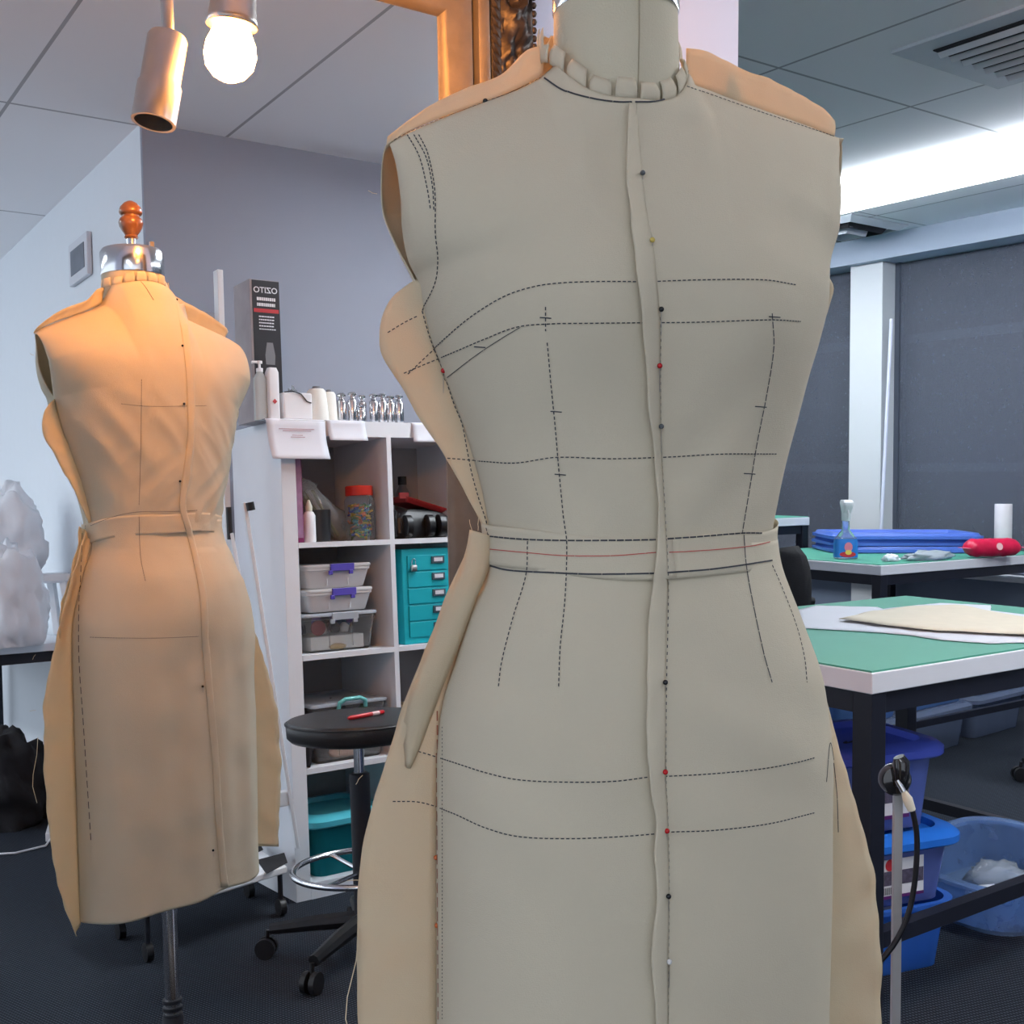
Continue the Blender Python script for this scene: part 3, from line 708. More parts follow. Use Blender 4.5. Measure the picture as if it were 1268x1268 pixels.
# ================================================================== DOUBLE SPOTLIGHT above the mirror
def lampfix():
    bp=hit(mray(285,70),1,1.24)
    t=thing('spotlight','double-headed steel spotlight with one glowing warm bulb, seen top left in the mirror','lamp',(bp.x,WY,2.28))
    m1=W().box((bp.x-.06,WY-.0125,2.28),(.22,.025,.08)); obj('wall_plate',m1,M_STEEL,t,bev=.004)
    obj('arm',W().tube([(bp.x-.06,WY-.02,2.28),(bp.x-.06,1.24,2.28)],.012,12),M_STEEL,t,smooth=True)
    obj('crossbar',W().tube([(bp.x-.17,1.24,2.28),(bp.x+.03,1.24,2.28)],.009,12),M_STEEL,t,smooth=True)
    # glowing head, facing down and towards the mirror and dress
    d=Vector((-.05,-.12,-.98)).normalized()
    top_=bp-d*.120
    obj('stem',W().tube([(bp.x,1.24,2.28),(bp.x,1.24,2.2),top_],.007,10),M_STEEL,t,smooth=True)
    h=W(); h.lathe([(.012,0),(.030,.004),(.034,.02),(.038,.06),(.041,.072)],top_,32,axis=d,cap=False); obj('lamp_head',h,M_STEEL,t,smooth=True,solid=.002)
    b=W(); b.lathe([(.014,.035),(.018,.055),(.030,.078),(.0395,.10),(.042,.118),(.038,.137),(.026,.152),(.012,.159),(0,.160)],top_,32,axis=d)
    obj('bulb',b,mat('bulb_glow',(1,.8,.5),rough=.3,emit=(1.0,.36,.07),es=BULB),t,smooth=True,label='glowing warm bulb')
    # dark head, turned away
    a=hit(mray(208,45),1,1.24); c=hit(mray(190,152),1,1.24); ax=(c-a).normalized(); L=(c-a).length
    obj('stem',W().tube([(a.x,1.24,2.28),(a.x,1.24,2.1),a+Vector((0,0,.01))],.010,10),M_STEEL,t,smooth=True)
    h=W(); h.lathe([(.0,-.002),(.028,0),(.031,.006),(.031,L*.55),(.034,L*.58),(.034,L),(.029,L),(.029,L*.7),(0,L*.7)],a,32,axis=ax,cap=False); obj('lamp_head',h,M_STEEL,t,smooth=True)
BULB=225.
lampfix()

# ================================================================== CUTTING TABLES (direct view, right)
M_MAT=mat('cutting_mat_green',lin(80,158,136),rough=.6,var=.05,scale=6); M_EDGE=mat('table_edge_white',lin(222,224,230),rough=.5,var=.02); M_NAVY=mat('black_powdercoat',(.010,.012,.022),rough=.45,var=.2)
def ctable(x0,y0,w,d,h,label,rail,mat_=True,th=.045):
    t=thing('cutting_table',label,'table',(x0+w/2,y0+d/2,0),group=None)
    obj('tabletop',MB().box((0,0,h-th/2-.002),(w,d,th)),M_EDGE,t,bev=.003)
    if mat_: obj('cutting_mat',MB().box((0,0,h),(w-.012,d-.012,.004)),M_MAT,t)
    L=.05
    for sx in(-1,1):
        for sy in(-1,1): obj('leg',MB().box((sx*(w/2-L/2-.004),sy*(d/2-L/2-.004),(h-th)/2),(L,L,h-th-.001)),M_NAVY,t,bev=.003)
    f=MB()
    for sy in(-1,1): f.box((0,sy*(d/2-L/2-.004),h-th-.027),(w-2*L-.01,.03,.045))
    for sx in(-1,1): f.box((sx*(w/2-L/2-.004),0,h-th-.027),(.03,d-2*L-.01,.045))
    obj('apron_frame',f,M_NAVY,t)
    for ax,s,z in rail:
        if ax=='x': obj('lower_rail',MB().box((0,s*(d/2-.03),z),(w-2*L-.01,.03,.035)),M_NAVY,t)
        else: obj('lower_rail',MB().box((s*(w/2-.03),0,z),(.03,d-2*L-.01,.035)),M_NAVY,t)
    return t
TH=.78
ctable(2.035,1.551,1.36,.905,TH,'nearest green-topped cutting table with white edge and black frame',[('x',-1,.19),('y',1,.10),('y',-1,.19)])
ctable(4.43,3.335,1.40,1.0,TH,'green-topped cutting table by the window with the spray bottle and blue lids on it',[('x',-1,.14),('y',1,.14)])
ctable(3.9,4.39,1.29,.8,.95,'taller dark green bench beyond, its corner just showing right of the waist',[],True)
# paper and calico pieces on the near table
def sheet(name,px,z,M,label,cat,th=.002,amp=.004,seed=0,holes=None):
    P=[hit(ray(*p),2,z) for p in px]
    c=sum(P,Vector())/len(P); n=len(P)
    B=[]
    for i in range(n):
        a,b=P[i],P[(i+1)%n]
        for k in range(5): 
            p=a.lerp(b,k/5); B.append(p+Vector((noise.noise(p*30),noise.noise(p*30+Vector((5,5,5))),0))*.006)
    rs=[]
    for r in (0.02,.2,.4,.6,.8,.93,1):
        rs.append([c.lerp(p,r)+Vector((0,0,amp*(1+noise.noise(Vector((c.lerp(p,r).x*9,c.lerp(p,r).y*9,seed))))*(.9 if r<1 else .25))) for p in B])
    w=MB().rings(rs,True,True,False)
    return top(name,w,M,label,cat,origin=(c.x,c.y,z),solid=th,smooth=True,auto=False)
sheet('pattern_paper',[(985,756),(1010,750),(1080,752),(1081,756),(1130,750),(1165,747),(1228,750),(1226,756),(1300,765),(1330,800),(1268,796),(1225,797),(1170,793),(1120,786),(1050,781),(985,778)],TH+.004,M_PAPER,'white pattern paper spread across the nearest green table','paper',.0008,.003,1)
sheet('calico_piece',[(1040,767),(1075,758),(1120,752),(1180,750),(1225,757),(1290,768),(1320,792),(1268,786),(1215,784),(1160,781),(1100,775)],TH+.013,mat('calico_piece_cream',lin(236,226,206),rough=.9,transl=.1),'cream calico pattern piece lying on the white paper','fabric',.0012,.007,4)

# spray bottle
def onpt(x,y,z=TH+.002): 
    p=hit(ray(x,y),2,z); return (p.x,p.y,z+.0005)
p=onpt(1047,692); rz=-YAW
t=thing('spray_bottle','clear spray cleaner bottle with blue and red label standing on the window-side table','spray bottle',p,rz)
k=(Vector(p)-CAM).dot(CF)/FPX   # metres per pixel here
M_CLR=mat('clear_plastic',(.8,.88,.95),rough=.12,trans=.85,var=.02,ior=1.3)
rs=[rrect(w_*k,d_*k,min(w_,d_)*.35*k,z_*k) for w_,d_,z_ in [(26,15,0),(28,17,1),(28,17,18),(26,16,25),(17,12,31),(9,9,36),(8,8,50)]]
obj('bottle',MB().rings(rs),M_CLR,t,smooth=True)
lb=MB().rings([rrect(28.6*k,17.6*k,6*k,2*k),rrect(28.6*k,17.6*k,6*k,19*k),rrect(26.8*k,16.8*k,6*k,25*k)],True,False,False); l_=obj('label',lb,mat('label_blue',lin(40,120,205),rough=.4),t)
def blob(parent,name,c,rx,rz_,M,y,n=20): 
    obj(name,MB().prism([(c[0]+rx*math.cos(2*PI*i/n),c[1]+rz_*math.sin(2*PI*i/n)) for i in range(n)],0,.0006),M,parent) if False else obj(name,MB().add([Vector((c[0]+rx*math.cos(2*PI*i/n),y,c[1]+rz_*math.sin(2*PI*i/n))) for i in range(n)],[tuple(range(n))]),M,parent,solid=.0006)
blob(l_,'label_mark',(1*k,15*k),5*k,6*k,mat('lab_pink',lin(225,130,150),rough=.5),-9.1*k); blob(l_,'label_mark',(0,6*k),10*k,3.5*k,mat('lab_red',lin(200,50,60),rough=.5),-9.15*k); blob(l_,'label_mark',(1*k,8.5*k),4*k,3*k,mat('lab_yellow',lin(235,205,90),rough=.5),-9.3*k)
obj('collar',MB().lathe([(4.6*k,47*k),(5.4*k,48*k),(5.4*k,57*k),(4*k,58*k)],n=20),M_WHPL,t,smooth=True)
obj('spray_head',MB().rings([rrect(10*k,12*k,3*k,57*k,cy=-1*k),rrect(11*k,19*k,3*k,63*k,cy=-3*k),rrect(13*k,21*k,3*k,70*k,cy=-3*k),rrect(11*k,18*k,3*k,73*k,cy=-2*k)]),M_WHPL,t,smooth=True)
obj('trigger',MB().tube([(0,-9*k,62*k),(0,-11*k,55*k),(0,-9*k,50*k)],1.4*k,8),M_WHPL,t,smooth=True)
# blue tub lids in a pile
M_BLUE=mat('blue_lid',lin(92,128,222),rough=.28,var=.05,trans=.15,ior=1.3)
def lid(loc,w,d,rz,label,group=None,h=.03,r=.06,M=M_BLUE,cat='lid'):
    t=thing('tub_lid',label,cat,loc,rz,group)
    m=MB().rings([rrect(w*.96,d*.95,r,0),rrect(w,d,r,.004),rrect(w,d,r,h*.55),rrect(w*.97,d*.96,r,h*.6),rrect(w*.95,d*.93,r,h),rrect(w*.86,d*.80,r*.7,h),rrect(w*.84,d*.78,r*.7,h*.5)])
    obj('lid_panel',m,M,t,smooth=True)
    obj('rib',MB().box((0,0,h*.5+.004),(w*.7,d*.10,.006)),M,t,bev=.002); return t
a=Vector(onpt(1040,672)); b=Vector(onpt(1200,676)); dirx=(b-a); ang=math.atan2(dirx.y,dirx.x)+.10
cx=(5.28,3.88)
lc=hit(ray(1112,668),2,TH+.01); Lw=.86
lid((5.30,3.90,TH+.003),.80,.46,-.62,'blue plastic tub lid at the bottom of the pile behind the spray bottle',h=.034)
lid((5.31,3.91,TH+.0375),.80,.46,-.60,'middle blue plastic tub lid of the pile behind the spray bottle',h=.034)
lid((5.30,3.90,TH+.072),.80,.46,-.63,'uppermost blue plastic tub lid of the pile behind the spray bottle',h=.034)
# soft plastic bag, wipes pack, roll
def lumpy(c,rx,ry,rz_,seed,n=28,m_=14,amp=.25,flat=True,fr=3.):
    rs=[]
    for i in range(m_+1):
        a=-PI/2+PI*i/m_; row=[]
        for j in range(n):
            b=2*PI*j/n; d=Vector((math.cos(a)*math.cos(b),math.cos(a)*math.sin(b),math.sin(a)))
            q=1+amp*noise.noise(d*fr+Vector((seed,seed*2,0)))+amp*.4*noise.noise(d*fr*3+Vector((0,seed,0)))
            z=d.z*rz_*q
            if flat: z=max(z,-rz_*.55)+rz_*.55
            row.append(Vector(c)+Vector((d.x*rx*q,d.y*ry*q,z)))
        rs.append(row)
    return MB().rings(rs)
M_FILM=mat('clear_film',(.75,.8,.85),rough=.15,trans=.75,var=.05,ior=1.15)
p=onpt(1150,693); top('plastic_bag',lumpy(p,.17,.06,.028,3,amp=.35,fr=2.5),mat('film_haze',(.62,.68,.74),rough=.25,trans=.5,ior=1.2),'crumpled clear plastic bag lying between the spray bottle and the red pack','plastic bag',smooth=True,auto=False)
p=onpt(1103,695); top('tissue',lumpy(p,.045,.03,.022,8,amp=.4),M_PAPER,'small crumpled white tissue beside the spray bottle','tissue',smooth=True,auto=False)
p=onpt(1228,690); t=thing('wipes_pack','crinkled red wipes packet at the right end of the window-side table','packet',p,-.35)
M_RED=mat('packet_red',lin(208,30,72),rough=.3,var=.12,scale=60)
rs=[]
for i in range(25):
    x=-.15+.30*i/24; e=1-abs(x/.15)**12; row=[]
    for j in range(20):
        a_=2*PI*j/20; q=1+.10*noise.noise(Vector((x*40,math.cos(a_)*2,math.sin(a_)*2)))
        row.append(Vector((x,.045*math.cos(a_)*q*(.65+.35*e),.048+.047*math.sin(a_)*q*(.12+.88*e)*.95)))
    rs.append(row)
obj('wrapper',MB().rings(rs),M_RED,t,smooth=True,auto=False)
for sx,nm in((-1,'end_crimp'),(1,'end_crimp')): obj(nm,MB().box((sx*.158,0,.048),(.02,.075,.003)),mat('packet_pink',lin(225,120,150),rough=.4),t)
obj('round_label',MB().lathe([(.018,0),(.018,.0012)],(.01,-.045,.055),20,axis=(0,-1,.2)),mat('packet_label',lin(238,190,190),rough=.5),t)
p=hit(ray(1242,672),0,5.76); t=thing('paper_roll','white paper towel roll standing behind the red packet','paper roll',(p.x,p.y,TH+.003))
k2=(Vector((p.x,p.y,TH))-CAM).dot(CF)/FPX
zt=hit(ray(1242,624),0,5.76).z
obj('roll',MB().lathe([(10*k2,0),(10.3*k2,.003),(10.3*k2,zt-TH-.006),(10*k2,zt-TH-.003),(3.4*k2,zt-TH-.003)],n=32,cap=False),mat('towel',lin(226,222,226),rough=.9),t,smooth=True)
obj('core',MB().lathe([(3.3*k2,.001),(3.3*k2,zt-TH-.004)],n=20,cap=False),mat('card_core',lin(160,140,115),rough=.9),t,solid=.002)
top('tape_end',MB().box((4.62,4.28,TH+.012),(.05,.03,.02)),M_WHPL,'small white block at the back edge of the window-side table','block',bev=.003)

# office chair between the tables
t=thing('office_chair','black fabric office chair between the two green tables, half hidden by the dress','chair',(3.20,2.90,0),1.288)
bk=MB(); g=[]
for i in range(13):
    z=.56+.36*i/12; wv=.23*math.sqrt(max(.02,1-abs((i-6)/6.6)**3.2)); g.append([Vector((wv*math.sin(PI/2*(j/6-1)) ,.0+.05*(j/6-1)**2*-1+.02*math.sin(i/12*PI),z)) for j in range(13)])
bk.grid(g); obj('backrest',bk,M_BLKF,t,solid=.05,smooth=True,auto=False)
obj('seat',MB().rings([rrect(.42,.42,.12,.43,cy=-.24),rrect(.48,.48,.12,.45,cy=-.24),rrect(.48,.48,.12,.49,cy=-.24),rrect(.43,.43,.12,.515,cy=-.24)]),M_BLKF,t,smooth=True)
for s in(-1,1): obj('armrest',MB().tube([(s*.26,-.12,.47),(s*.29,-.1,.62),(s*.29,-.14,.70),(s*.28,-.30,.705),(s*.28,-.38,.69)],[.016,.016,.02,.024,.018],10),M_BLK,t,smooth=True)
obj('back_bar',MB().tube([(0,-.1,.44),(0,.06,.47),(0,.07,.62)],.02,10),M_BLK,t,smooth=True)
obj('gas_column',MB().lathe([(.03,.12),(.03,.28),(.017,.28),(.017,.44)],(0,-.24,0),20),M_BLKM,t,smooth=True)
def star(t,c,R_,n,z,a0=0,cr=.027,M=M_BLK):
    for k_ in range(n):
        a_=a0+2*PI*k_/n; d=Vector((math.cos(a_),math.sin(a_),0)); c0=Vector(c)
        l=obj('base_leg',MB().tube([c0+Vector((0,0,z)),c0+d*R_*.5+Vector((0,0,z-.01)),c0+d*R_*.95+Vector((0,0,cr*2+.022))],[.024,.021,.015],8),M,t,smooth=True)
        w_=MB(); sd=Vector((-d.y,d.x,0))
        for q in(-1,1): w_.lathe([(.006,-.008),(cr,-.007),(cr,.007),(.006,.008)],c0+d*R_+sd*q*.013+Vector((0,0,cr)),18,axis=sd)
        w_.tube([c0+d*R_+Vector((0,0,cr)),c0+d*R_*.98+Vector((0,0,cr*2+.02))],.006,8)
        obj('caster',w_,M,t,smooth=True)
star(t,(0,-.24,0),.28,5,.11,.3)
t=thing('office_chair','black wheeled chair at the right edge, only one caster in view','chair',(4.48,2.36,0),0)
obj('gas_column',MB().lathe([(.03,.1),(.03,.28),(.017,.28),(.017,.44)],(0,0,0),20),M_BLKM,t,smooth=True); star(t,(0,0,0),.30,5,.11,2.52)
obj('seat',MB().rings([rrect(.42,.42,.12,.43),rrect(.48,.48,.12,.45),rrect(.48,.48,.12,.49),rrect(.43,.43,.12,.515)]),M_BLKF,t,smooth=True)

# ---- storage tubs
def tubmat(n,c,tr=.55): return mat(n,c,rough=.22,trans=tr,var=.05,ior=1.18)
M_TB=tubmat('tub_blue',lin(126,146,220),.45); M_TB2=tubmat('tub_deepblue',lin(70,130,230),.4); M_TBL=mat('lid_violetblue',lin(92,112,228),rough=.25,trans=.2,ior=1.2); M_TBL2=mat('lid_azure',lin(48,124,226),rough=.25,trans=.15,ior=1.2)
M_TPALE=tubmat('tub_paleblue',lin(160,195,245),.7)
def tub(loc,w,d,h,rz,M,label,lidM=None,tag_=False,cat='storage tub',taper=.86,r=.06,content=None,group=None,rim=.012,name='storage_tub'):
    t=thing(name,label,cat,loc,rz,group)
    th=.003
    m=MB().rings([rrect(w*taper,d*taper,r*.8,0),rrect(w*(taper+.02),d*(taper+.02),r,.006),rrect(w*.97,d*.97,r,h-.012),rrect(w+rim,d+rim,r,h-.010),rrect(w+rim,d+rim,r,h),
      rrect(w*.97-2*th,d*.97-2*th,r,h),rrect(w*(taper+.02)-2*th,d*(taper+.02)-2*th,r*.9,.01)],True,True,True)
    obj('tub_body',m,M,t,smooth=True)
    if lidM:
        L=MB().rings([rrect(w+.03,d+.03,r+.01,h-.012),rrect(w+.045,d+.045,r+.02,h-.006),rrect(w+.045,d+.045,r+.02,h+.010),rrect(w+.01,d+.01,r,h+.022),rrect(w*.88,d*.84,r,h+.024),rrect(w*.86,d*.82,r,h+.008)])
        obj('lid',L,lidM,t,smooth=True)
    if tag_:
        s=-1; y=-(d*(taper+.97)/4+.006)-.004; lw,lh=.13,h*.62
        rot=Matrix.Rotation(-.07,3,'X')
        q=MB().box((tag_,y-.004,h*.50),(lw,.001,lh)); L=obj('product_label',q,mat('label_white',lin(228,228,232),rough=.5),t)
        obj('label_logo',MB().lathe([(.014,0),(.014,.0008)],(tag_-lw*.28,y-.0052,h*.50+lh*.36),20,axis=(0,-1,0)),mat('lab_red',lin(200,50,60),rough=.5),L)
        obj('label_photo',MB().box((tag_+.005,y-.0052,h*.50+.002),(lw*.9,.0006,lh*.36)),mat('lab_photo',lin(84,78,96),rough=.5,var=.9,scale=90),L)
        obj('label_band',MB().box((tag_,y-.0052,h*.50-lh*.46),(lw,.0006,lh*.08)),mat('lab_purple',lin(95,40,110),rough=.5),L)
        bc=MB(); 
        for i in range(9): bc.box((tag_-lw*.42+.0045*i,y-.0052,h*.50-lh*.30),(.0018,.0006,lh*.18))
        obj('barcode',bc,M_BLK,L)['kind']='stuff'
    if content:
        obj('contents',lumpy((0,0,.012),w*.38*taper,d*.38*taper,h*.62,content[1],amp=.22),content[0],t,smooth=True,auto=False)['kind']='stuff'
    return t
SX,SY,SA=2.36,1.85,-.22
M_FOLD=mat('folded_white',lin(205,210,225),rough=.9); M_DARKC=mat('dark_contents',lin(40,44,66),rough=.9,var=.5,scale=30); M_GREYC=mat('grey_contents',lin(120,128,150),rough=.9,var=.4,scale=30)
tub((SX,SY,.0),.40,.30,.165,SA,M_TB2,'blue tub at the bottom of the stack under the nearest table',None,content=(M_FOLD,3))
tub((SX,SY,.166),.40,.30,.15,SA,M_TB,'middle blue tub with an azure lid and a white label under the nearest table',M_TBL2,tag_=.02,content=(M_GREYC,5))
tub((SX-.02,SY+.02,.342),.38,.29,.185,SA,M_TB,'topmost violet-blue lidded tub of the stack under the nearest table',M_TBL,tag_=.015,content=(M_DARKC,7))
tub((3.0,1.86,0),.60,.46,.135,.0,M_TPALE,'wide shallow pale blue open tub on the carpet right of the stack',None,taper=.84,r=.12,rim=.04)
top('fabric_scrap',lumpy((2.95,1.86,.012),.07,.045,.02,4,amp=.4),M_PAPER,'small white scrap lying inside the shallow pale blue tub','scrap',smooth=True,auto=False)
top('clear_bag',lumpy((3.10,1.92,.012),.09,.07,.035,9,amp=.4),M_FILM,'folded clear bag lying inside the shallow pale blue tub','bag',smooth=True,auto=False)
lab=['left','middle','right']
M_TC=tubmat('tub_clear_blue',lin(120,165,225),.55); M_TC2=tubmat('tub_greyclear',lin(150,165,195),.6)
for i,(x,y) in enumerate([(3.86,3.12),(4.38,3.16),(4.93,3.22)]):
    tub((x,y,0),.48,.34,.17,.07,M_TC2,['grey clear tub low behind the near table leg','grey clear tub on the floor in the middle of the back row','dark-filled clear tub at the right end of the floor row under the window-side table'][i],M_TC2,content=([M_FOLD,M_FOLD,M_DARKC][i],i+2),r=.04)
    tub((x,y,.196),.48,.34,.16,.07,M_TC,['blue clear tub stacked behind the near table leg','blue clear tub stacked on the middle grey tub','blue clear tub stacked on the dark-filled tub at the right'][i],M_TC2,content=([M_FOLD,mat('teal_contents',lin(40,110,150),rough=.9,var=.4),mat('navy_contents',lin(30,60,110),rough=.9,var=.4)][i],i+5),r=.04)

t=thing('storage_rack','low black steel rack rail running in front of the clear tubs at the back','rack',(4.2,2.87,0))
obj('rail',MB().box((0,0,.185),(2.4,.02,.028)),M_NAVY,t)
for sx in(-1,1): obj('post',MB().box((sx*1.21,0,.1),(.025,.025,.20)),M_NAVY,t)
# ---- metal marker stand with black clamp and cord
kk=1.72/FPX
def dp(x,y,dep):
    o,d=ray(x,y); return o+d*(dep/d.dot(CF))
P0=dp(1112,960,1.72); P1=dp(1109,1268,1.72); bx,by=P0.x,P0.y
t=thing('marker_stand','thin grey metal upright with black clamp and cord in front of the nearest table leg','stand',(bx,by,0))
obj('upright',MB().box((0,0,(P0.z)/2+.006),(.013,.010,P0.z-.012),rz=-YAW),mat('grey_metal',lin(176,178,180),rough=.4,metal=.4),t,bev=.001)
obj('foot',MB().lathe([(.11,0),(.11,.006),(.03,.014),(.02,.03),(0,.03)],n=32),M_BLKM,t,smooth=True)
c=dp(1104,966,1.70)
def at(x,y,d=1.70): p=dp(x,y,d); return p-Vector((bx,by,0))
obj('clamp_disc',MB().lathe([(.0,-.010),(.018,-.010),(.0235,-.004),(.0235,.004),(.020,.010),(0,.012)],at(1108,965,1.715),32,axis=-CF+Vector((0,0,.1))),mat('gloss_black',(.01,.01,.012),rough=.12,coat=.6),t,smooth=True)
obj('clamp_knob',MB().tube([at(1113,937,1.70),at(1116,944,1.70),at(1116,962,1.70),at(1115,974,1.70)],[.008,.0125,.0115,.009],16),MATS['gloss_black'],t,smooth=True)
obj('plug',MB().tube([at(1119,980,1.69),at(1124,990,1.69),at(1129,1003,1.69)],[.004,.0075,.006],12),mat('plug_ivory',lin(226,220,200),rough=.4),t,smooth=True)
obj('socket_arm',MB().tube([at(1111,966,1.695),at(1119,980,1.69)],.0045,10),M_CHR,t,smooth=True)
pp=resample([(1130,1004),(1135,1030),(1135,1065),(1130,1110),(1120,1145),(1105,1172),(1090,1190),(1058,1225),(1035,1300),(1030,1420),(1040,1540),(1052,1606)],48)
obj('cord',MB().tube([at(x,y,1.69+.0*i) for i,(x,y) in enumerate(pp)],.0042,10),mat('cord_black',(.01,.01,.014),rough=.35),t,smooth=True)
STA=-2.45

# ================================================================== THINGS SEEN IN THE MIRROR (they stand behind the camera)
# cube shelf
SHX,SHY=1.532,-.36; PIT_=.345; TT=.05; TD=.017; SD_=.39; NCOL=2; NROW=4; SHH=1.497
SW=TT*2+NCOL*PIT_-TD
t=thing('cube_shelf','white cube shelf unit, two by four compartments, filled with craft supplies','shelf',(SHX+SW/2,SHY-SD_/2,0))
ih=(SHH-2*TT-3*TD)/4; iw=(SW-2*TT-TD)/2
for s in(-1,1): obj('side_panel',MB().box((s*(SW/2-TT/2),0,SHH/2),(TT,SD_,SHH)),M_WH,t,bev=.002)
obj('top_panel',MB().box((0,0,SHH-TT/2),(SW-2*TT,SD_,TT)),M_WH,t); obj('bottom_panel',MB().box((0,0,TT/2),(SW-2*TT,SD_,TT)),M_WH,t)
obj('divider',MB().box((0,0,SHH/2),(TD,SD_,SHH-2*TT)),M_WH,t)
for r in range(1,4):
    z=SHH-TT-r*ih-(r-.5)*TD
    for s in(-1,1): obj('shelf_board',MB().box((s*(TD/2+iw/2),0,z),(iw,SD_,TD)),M_WH,t)
obj('back_panel',MB().box((0,-SD_/2+.004,SHH/2),(SW-2*TT-.002,.004,SHH-2*TT)),mat('shelf_back_grey',lin(170,168,168),rough=.8),t)
def cell(c,r): # floor-left corner x (smaller X = left in the mirror), z of floor
    x0=SHX+TT+c*(iw+TD); z=SHH-TT-(r+1)*ih-r*TD
    return x0,z
FY=SHY-.01
# row 0 : magenta sleeve, bag of greens, glue bottle, black pot, jar
x0,z0=cell(0,0)
t=thing('folder','dark magenta folder standing at the left wall of the top left compartment','folder',(x0+.022,FY-.14,z0)); 
obj('cover',MB().box((0,0,.14),(.026,.24,.28)),mat('magenta',lin(120,32,84),rough=.4),t,bev=.003); obj('spine_patch',MB().box((0,.1215,.14),(.018,.002,.25)),mat('mauve',lin(150,110,140),rough=.5,var=.3,scale=60),t)
t=thing('glue_bottle','small white squeeze bottle in front in the top left compartment','bottle',(x0+.066,FY-.045,z0))
obj('bottle_body',MB().lathe([(.018,0),(.020,.003),(.020,.085),(.014,.097),(.009,.10)],n=24),M_WHPL,t,smooth=True); obj('nozzle',MB().lathe([(.011,.10),(.011,.115),(.004,.135),(0,.137)],n=20),mat('nozzle_cream',lin(214,214,196),rough=.5),t,smooth=True)
top('pot',MB().lathe([(.03,0),(.034,.004),(.036,.10),(.036,.104),(.031,.104),(.031,.1)],(x0+.115,FY-.07,z0),28),M_BLK,'small black pot beside the white squeeze bottle','pot',smooth=True)
t=thing('plastic_bag','clear bag of green and silver trimmings leaning in the top left compartment','plastic bag',(x0+.155,FY-.15,z0))
rs=[]
for i in range(16):
    s=i/15; c=Vector((.055-.15*s+.02*s*s,.04*math.sin(3*s)-.02,.035+.20*s)); r=(.035+.035*math.sin(PI*min(1,s*1.15))**.8+(.03*(s-.75)/.25 if s>.75 else 0)); row=[]
    for j in range(26):
        a=2*PI*j/26; q=1+.35*noise.noise(Vector((math.cos(a)*2.2,math.sin(a)*2.2,s*5)))
        row.append(c+Vector((r*1.15*q*math.cos(a),r*.8*q*math.sin(a),-.3*r*math.cos(a)+ (0 if i else .0))))
    rs.append(row)
mn=min(v.z for r_ in rs for v in r_)
for r_ in rs:
    for v in r_: v.z-=mn
obj('film',MB().rings(rs),mat('bag_film',(.72,.76,.78),rough=.18,trans=.8,ior=1.12,var=.05),t,smooth=True,auto=False)
for i in range(9):
    a=random.uniform(-.02,.02); b=random.uniform(-.02,.03)
    obj('trimming',MB().tube([(.055+a,b-.02,.02),(.0+a,b,.09),(-.05+a*1.5,b,.17)],.006,6),mat(['trim_green','trim_olive','trim_silver'][i%3],[lin(96,110,60),lin(130,130,84),lin(170,170,165)][i%3],rough=.5),t,smooth=True)
t=thing('jar','clear plastic jar of coloured clips with a red lid in the top left compartment','jar',(x0+.262,FY-.07,z0))
obj('jar_body',MB().rings([rrect(.078,.078,.02,0),rrect(.084,.084,.02,.004),rrect(.084,.084,.02,.135),rrect(.072,.072,.03,.15)]),mat('jar_clear',(.94,.96,.97),rough=.05,trans=.93,ior=1.2),t,smooth=True)
obj('lid',MB().lathe([(.044,.148),(.046,.15),(.046,.178),(.043,.181),(0,.181)],n=32),mat('lid_red',lin(196,44,28),rough=.35),t,smooth=True)
cm=[mat('clip_'+n,c,rough=.4) for n,c in [('blue',lin(50,80,170)),('yellow',lin(200,170,50)),('green',lin(80,130,60)),('orange',lin(200,100,40)),('teal',lin(60,140,150))]]
for q in range(5):
    w=MB()
    for i in range(26):
        a=random.uniform(0,2*PI); r=.032*math.sqrt(random.random()); c=Vector((r*math.cos(a),r*math.sin(a),random.uniform(.012,.118)))
        if abs(c.x)<.034 and abs(c.y)<.034:
            w.box(c,(.016,.004,.006),m=Matrix.Rotation(random.uniform(0,6),3,Vector((random.random(),random.random(),random.random()+.1)).normalized()))
    obj('clips',w,cm[q],t)['kind']='stuff'
# row 0 right: black machine, red tray, small grey bottle
x1,_=cell(1,0)
t=thing('overlocker_case','black tool case with a round reel, under the red tray','tool case',(x1+.14,FY-.10,z0))
obj('case',MB().rings([rrect(.20,.14,.03,0),rrect(.23,.16,.03,.02),rrect(.22,.15,.03,.07),rrect(.15,.10,.03,.10)]),M_BLK,t,smooth=True)
for dx in(-.075,.01,.055): obj('reel',MB().lathe([(.03,-.012),(.037,-.010),(.037,.010),(.03,.012)],(dx,.085,.042),28,axis=(1,.15,0)),M_BLK,t,smooth=True)
obj('lever',MB().tube([(-.11,.07,0.008),(-.115,.07,.07),(-.10,.05,.09)],.008,8),M_BLK,t,smooth=True)
t=thing('tray','dark red plastic tray tilted on top of the black tool case','tray',(x1+.15,FY-.10,z0+.098))
rt=Matrix.Rotation(.28,3,'Y')
m=MB().rings([[rt@p for p in r_] for r_ in [rrect(.15,.12,.01,.006),rrect(.17,.14,.01,.02),rrect(.17,.14,.01,.024),rrect(.155,.125,.01,.012)]]); obj('tray_body',m,mat('tray_red',lin(130,26,24),rough=.4),t,smooth=True)
obj('tray_lip',MB().box((-.08,.06,.048),(.035,.01,.02)),MATS['tray_red'],t)
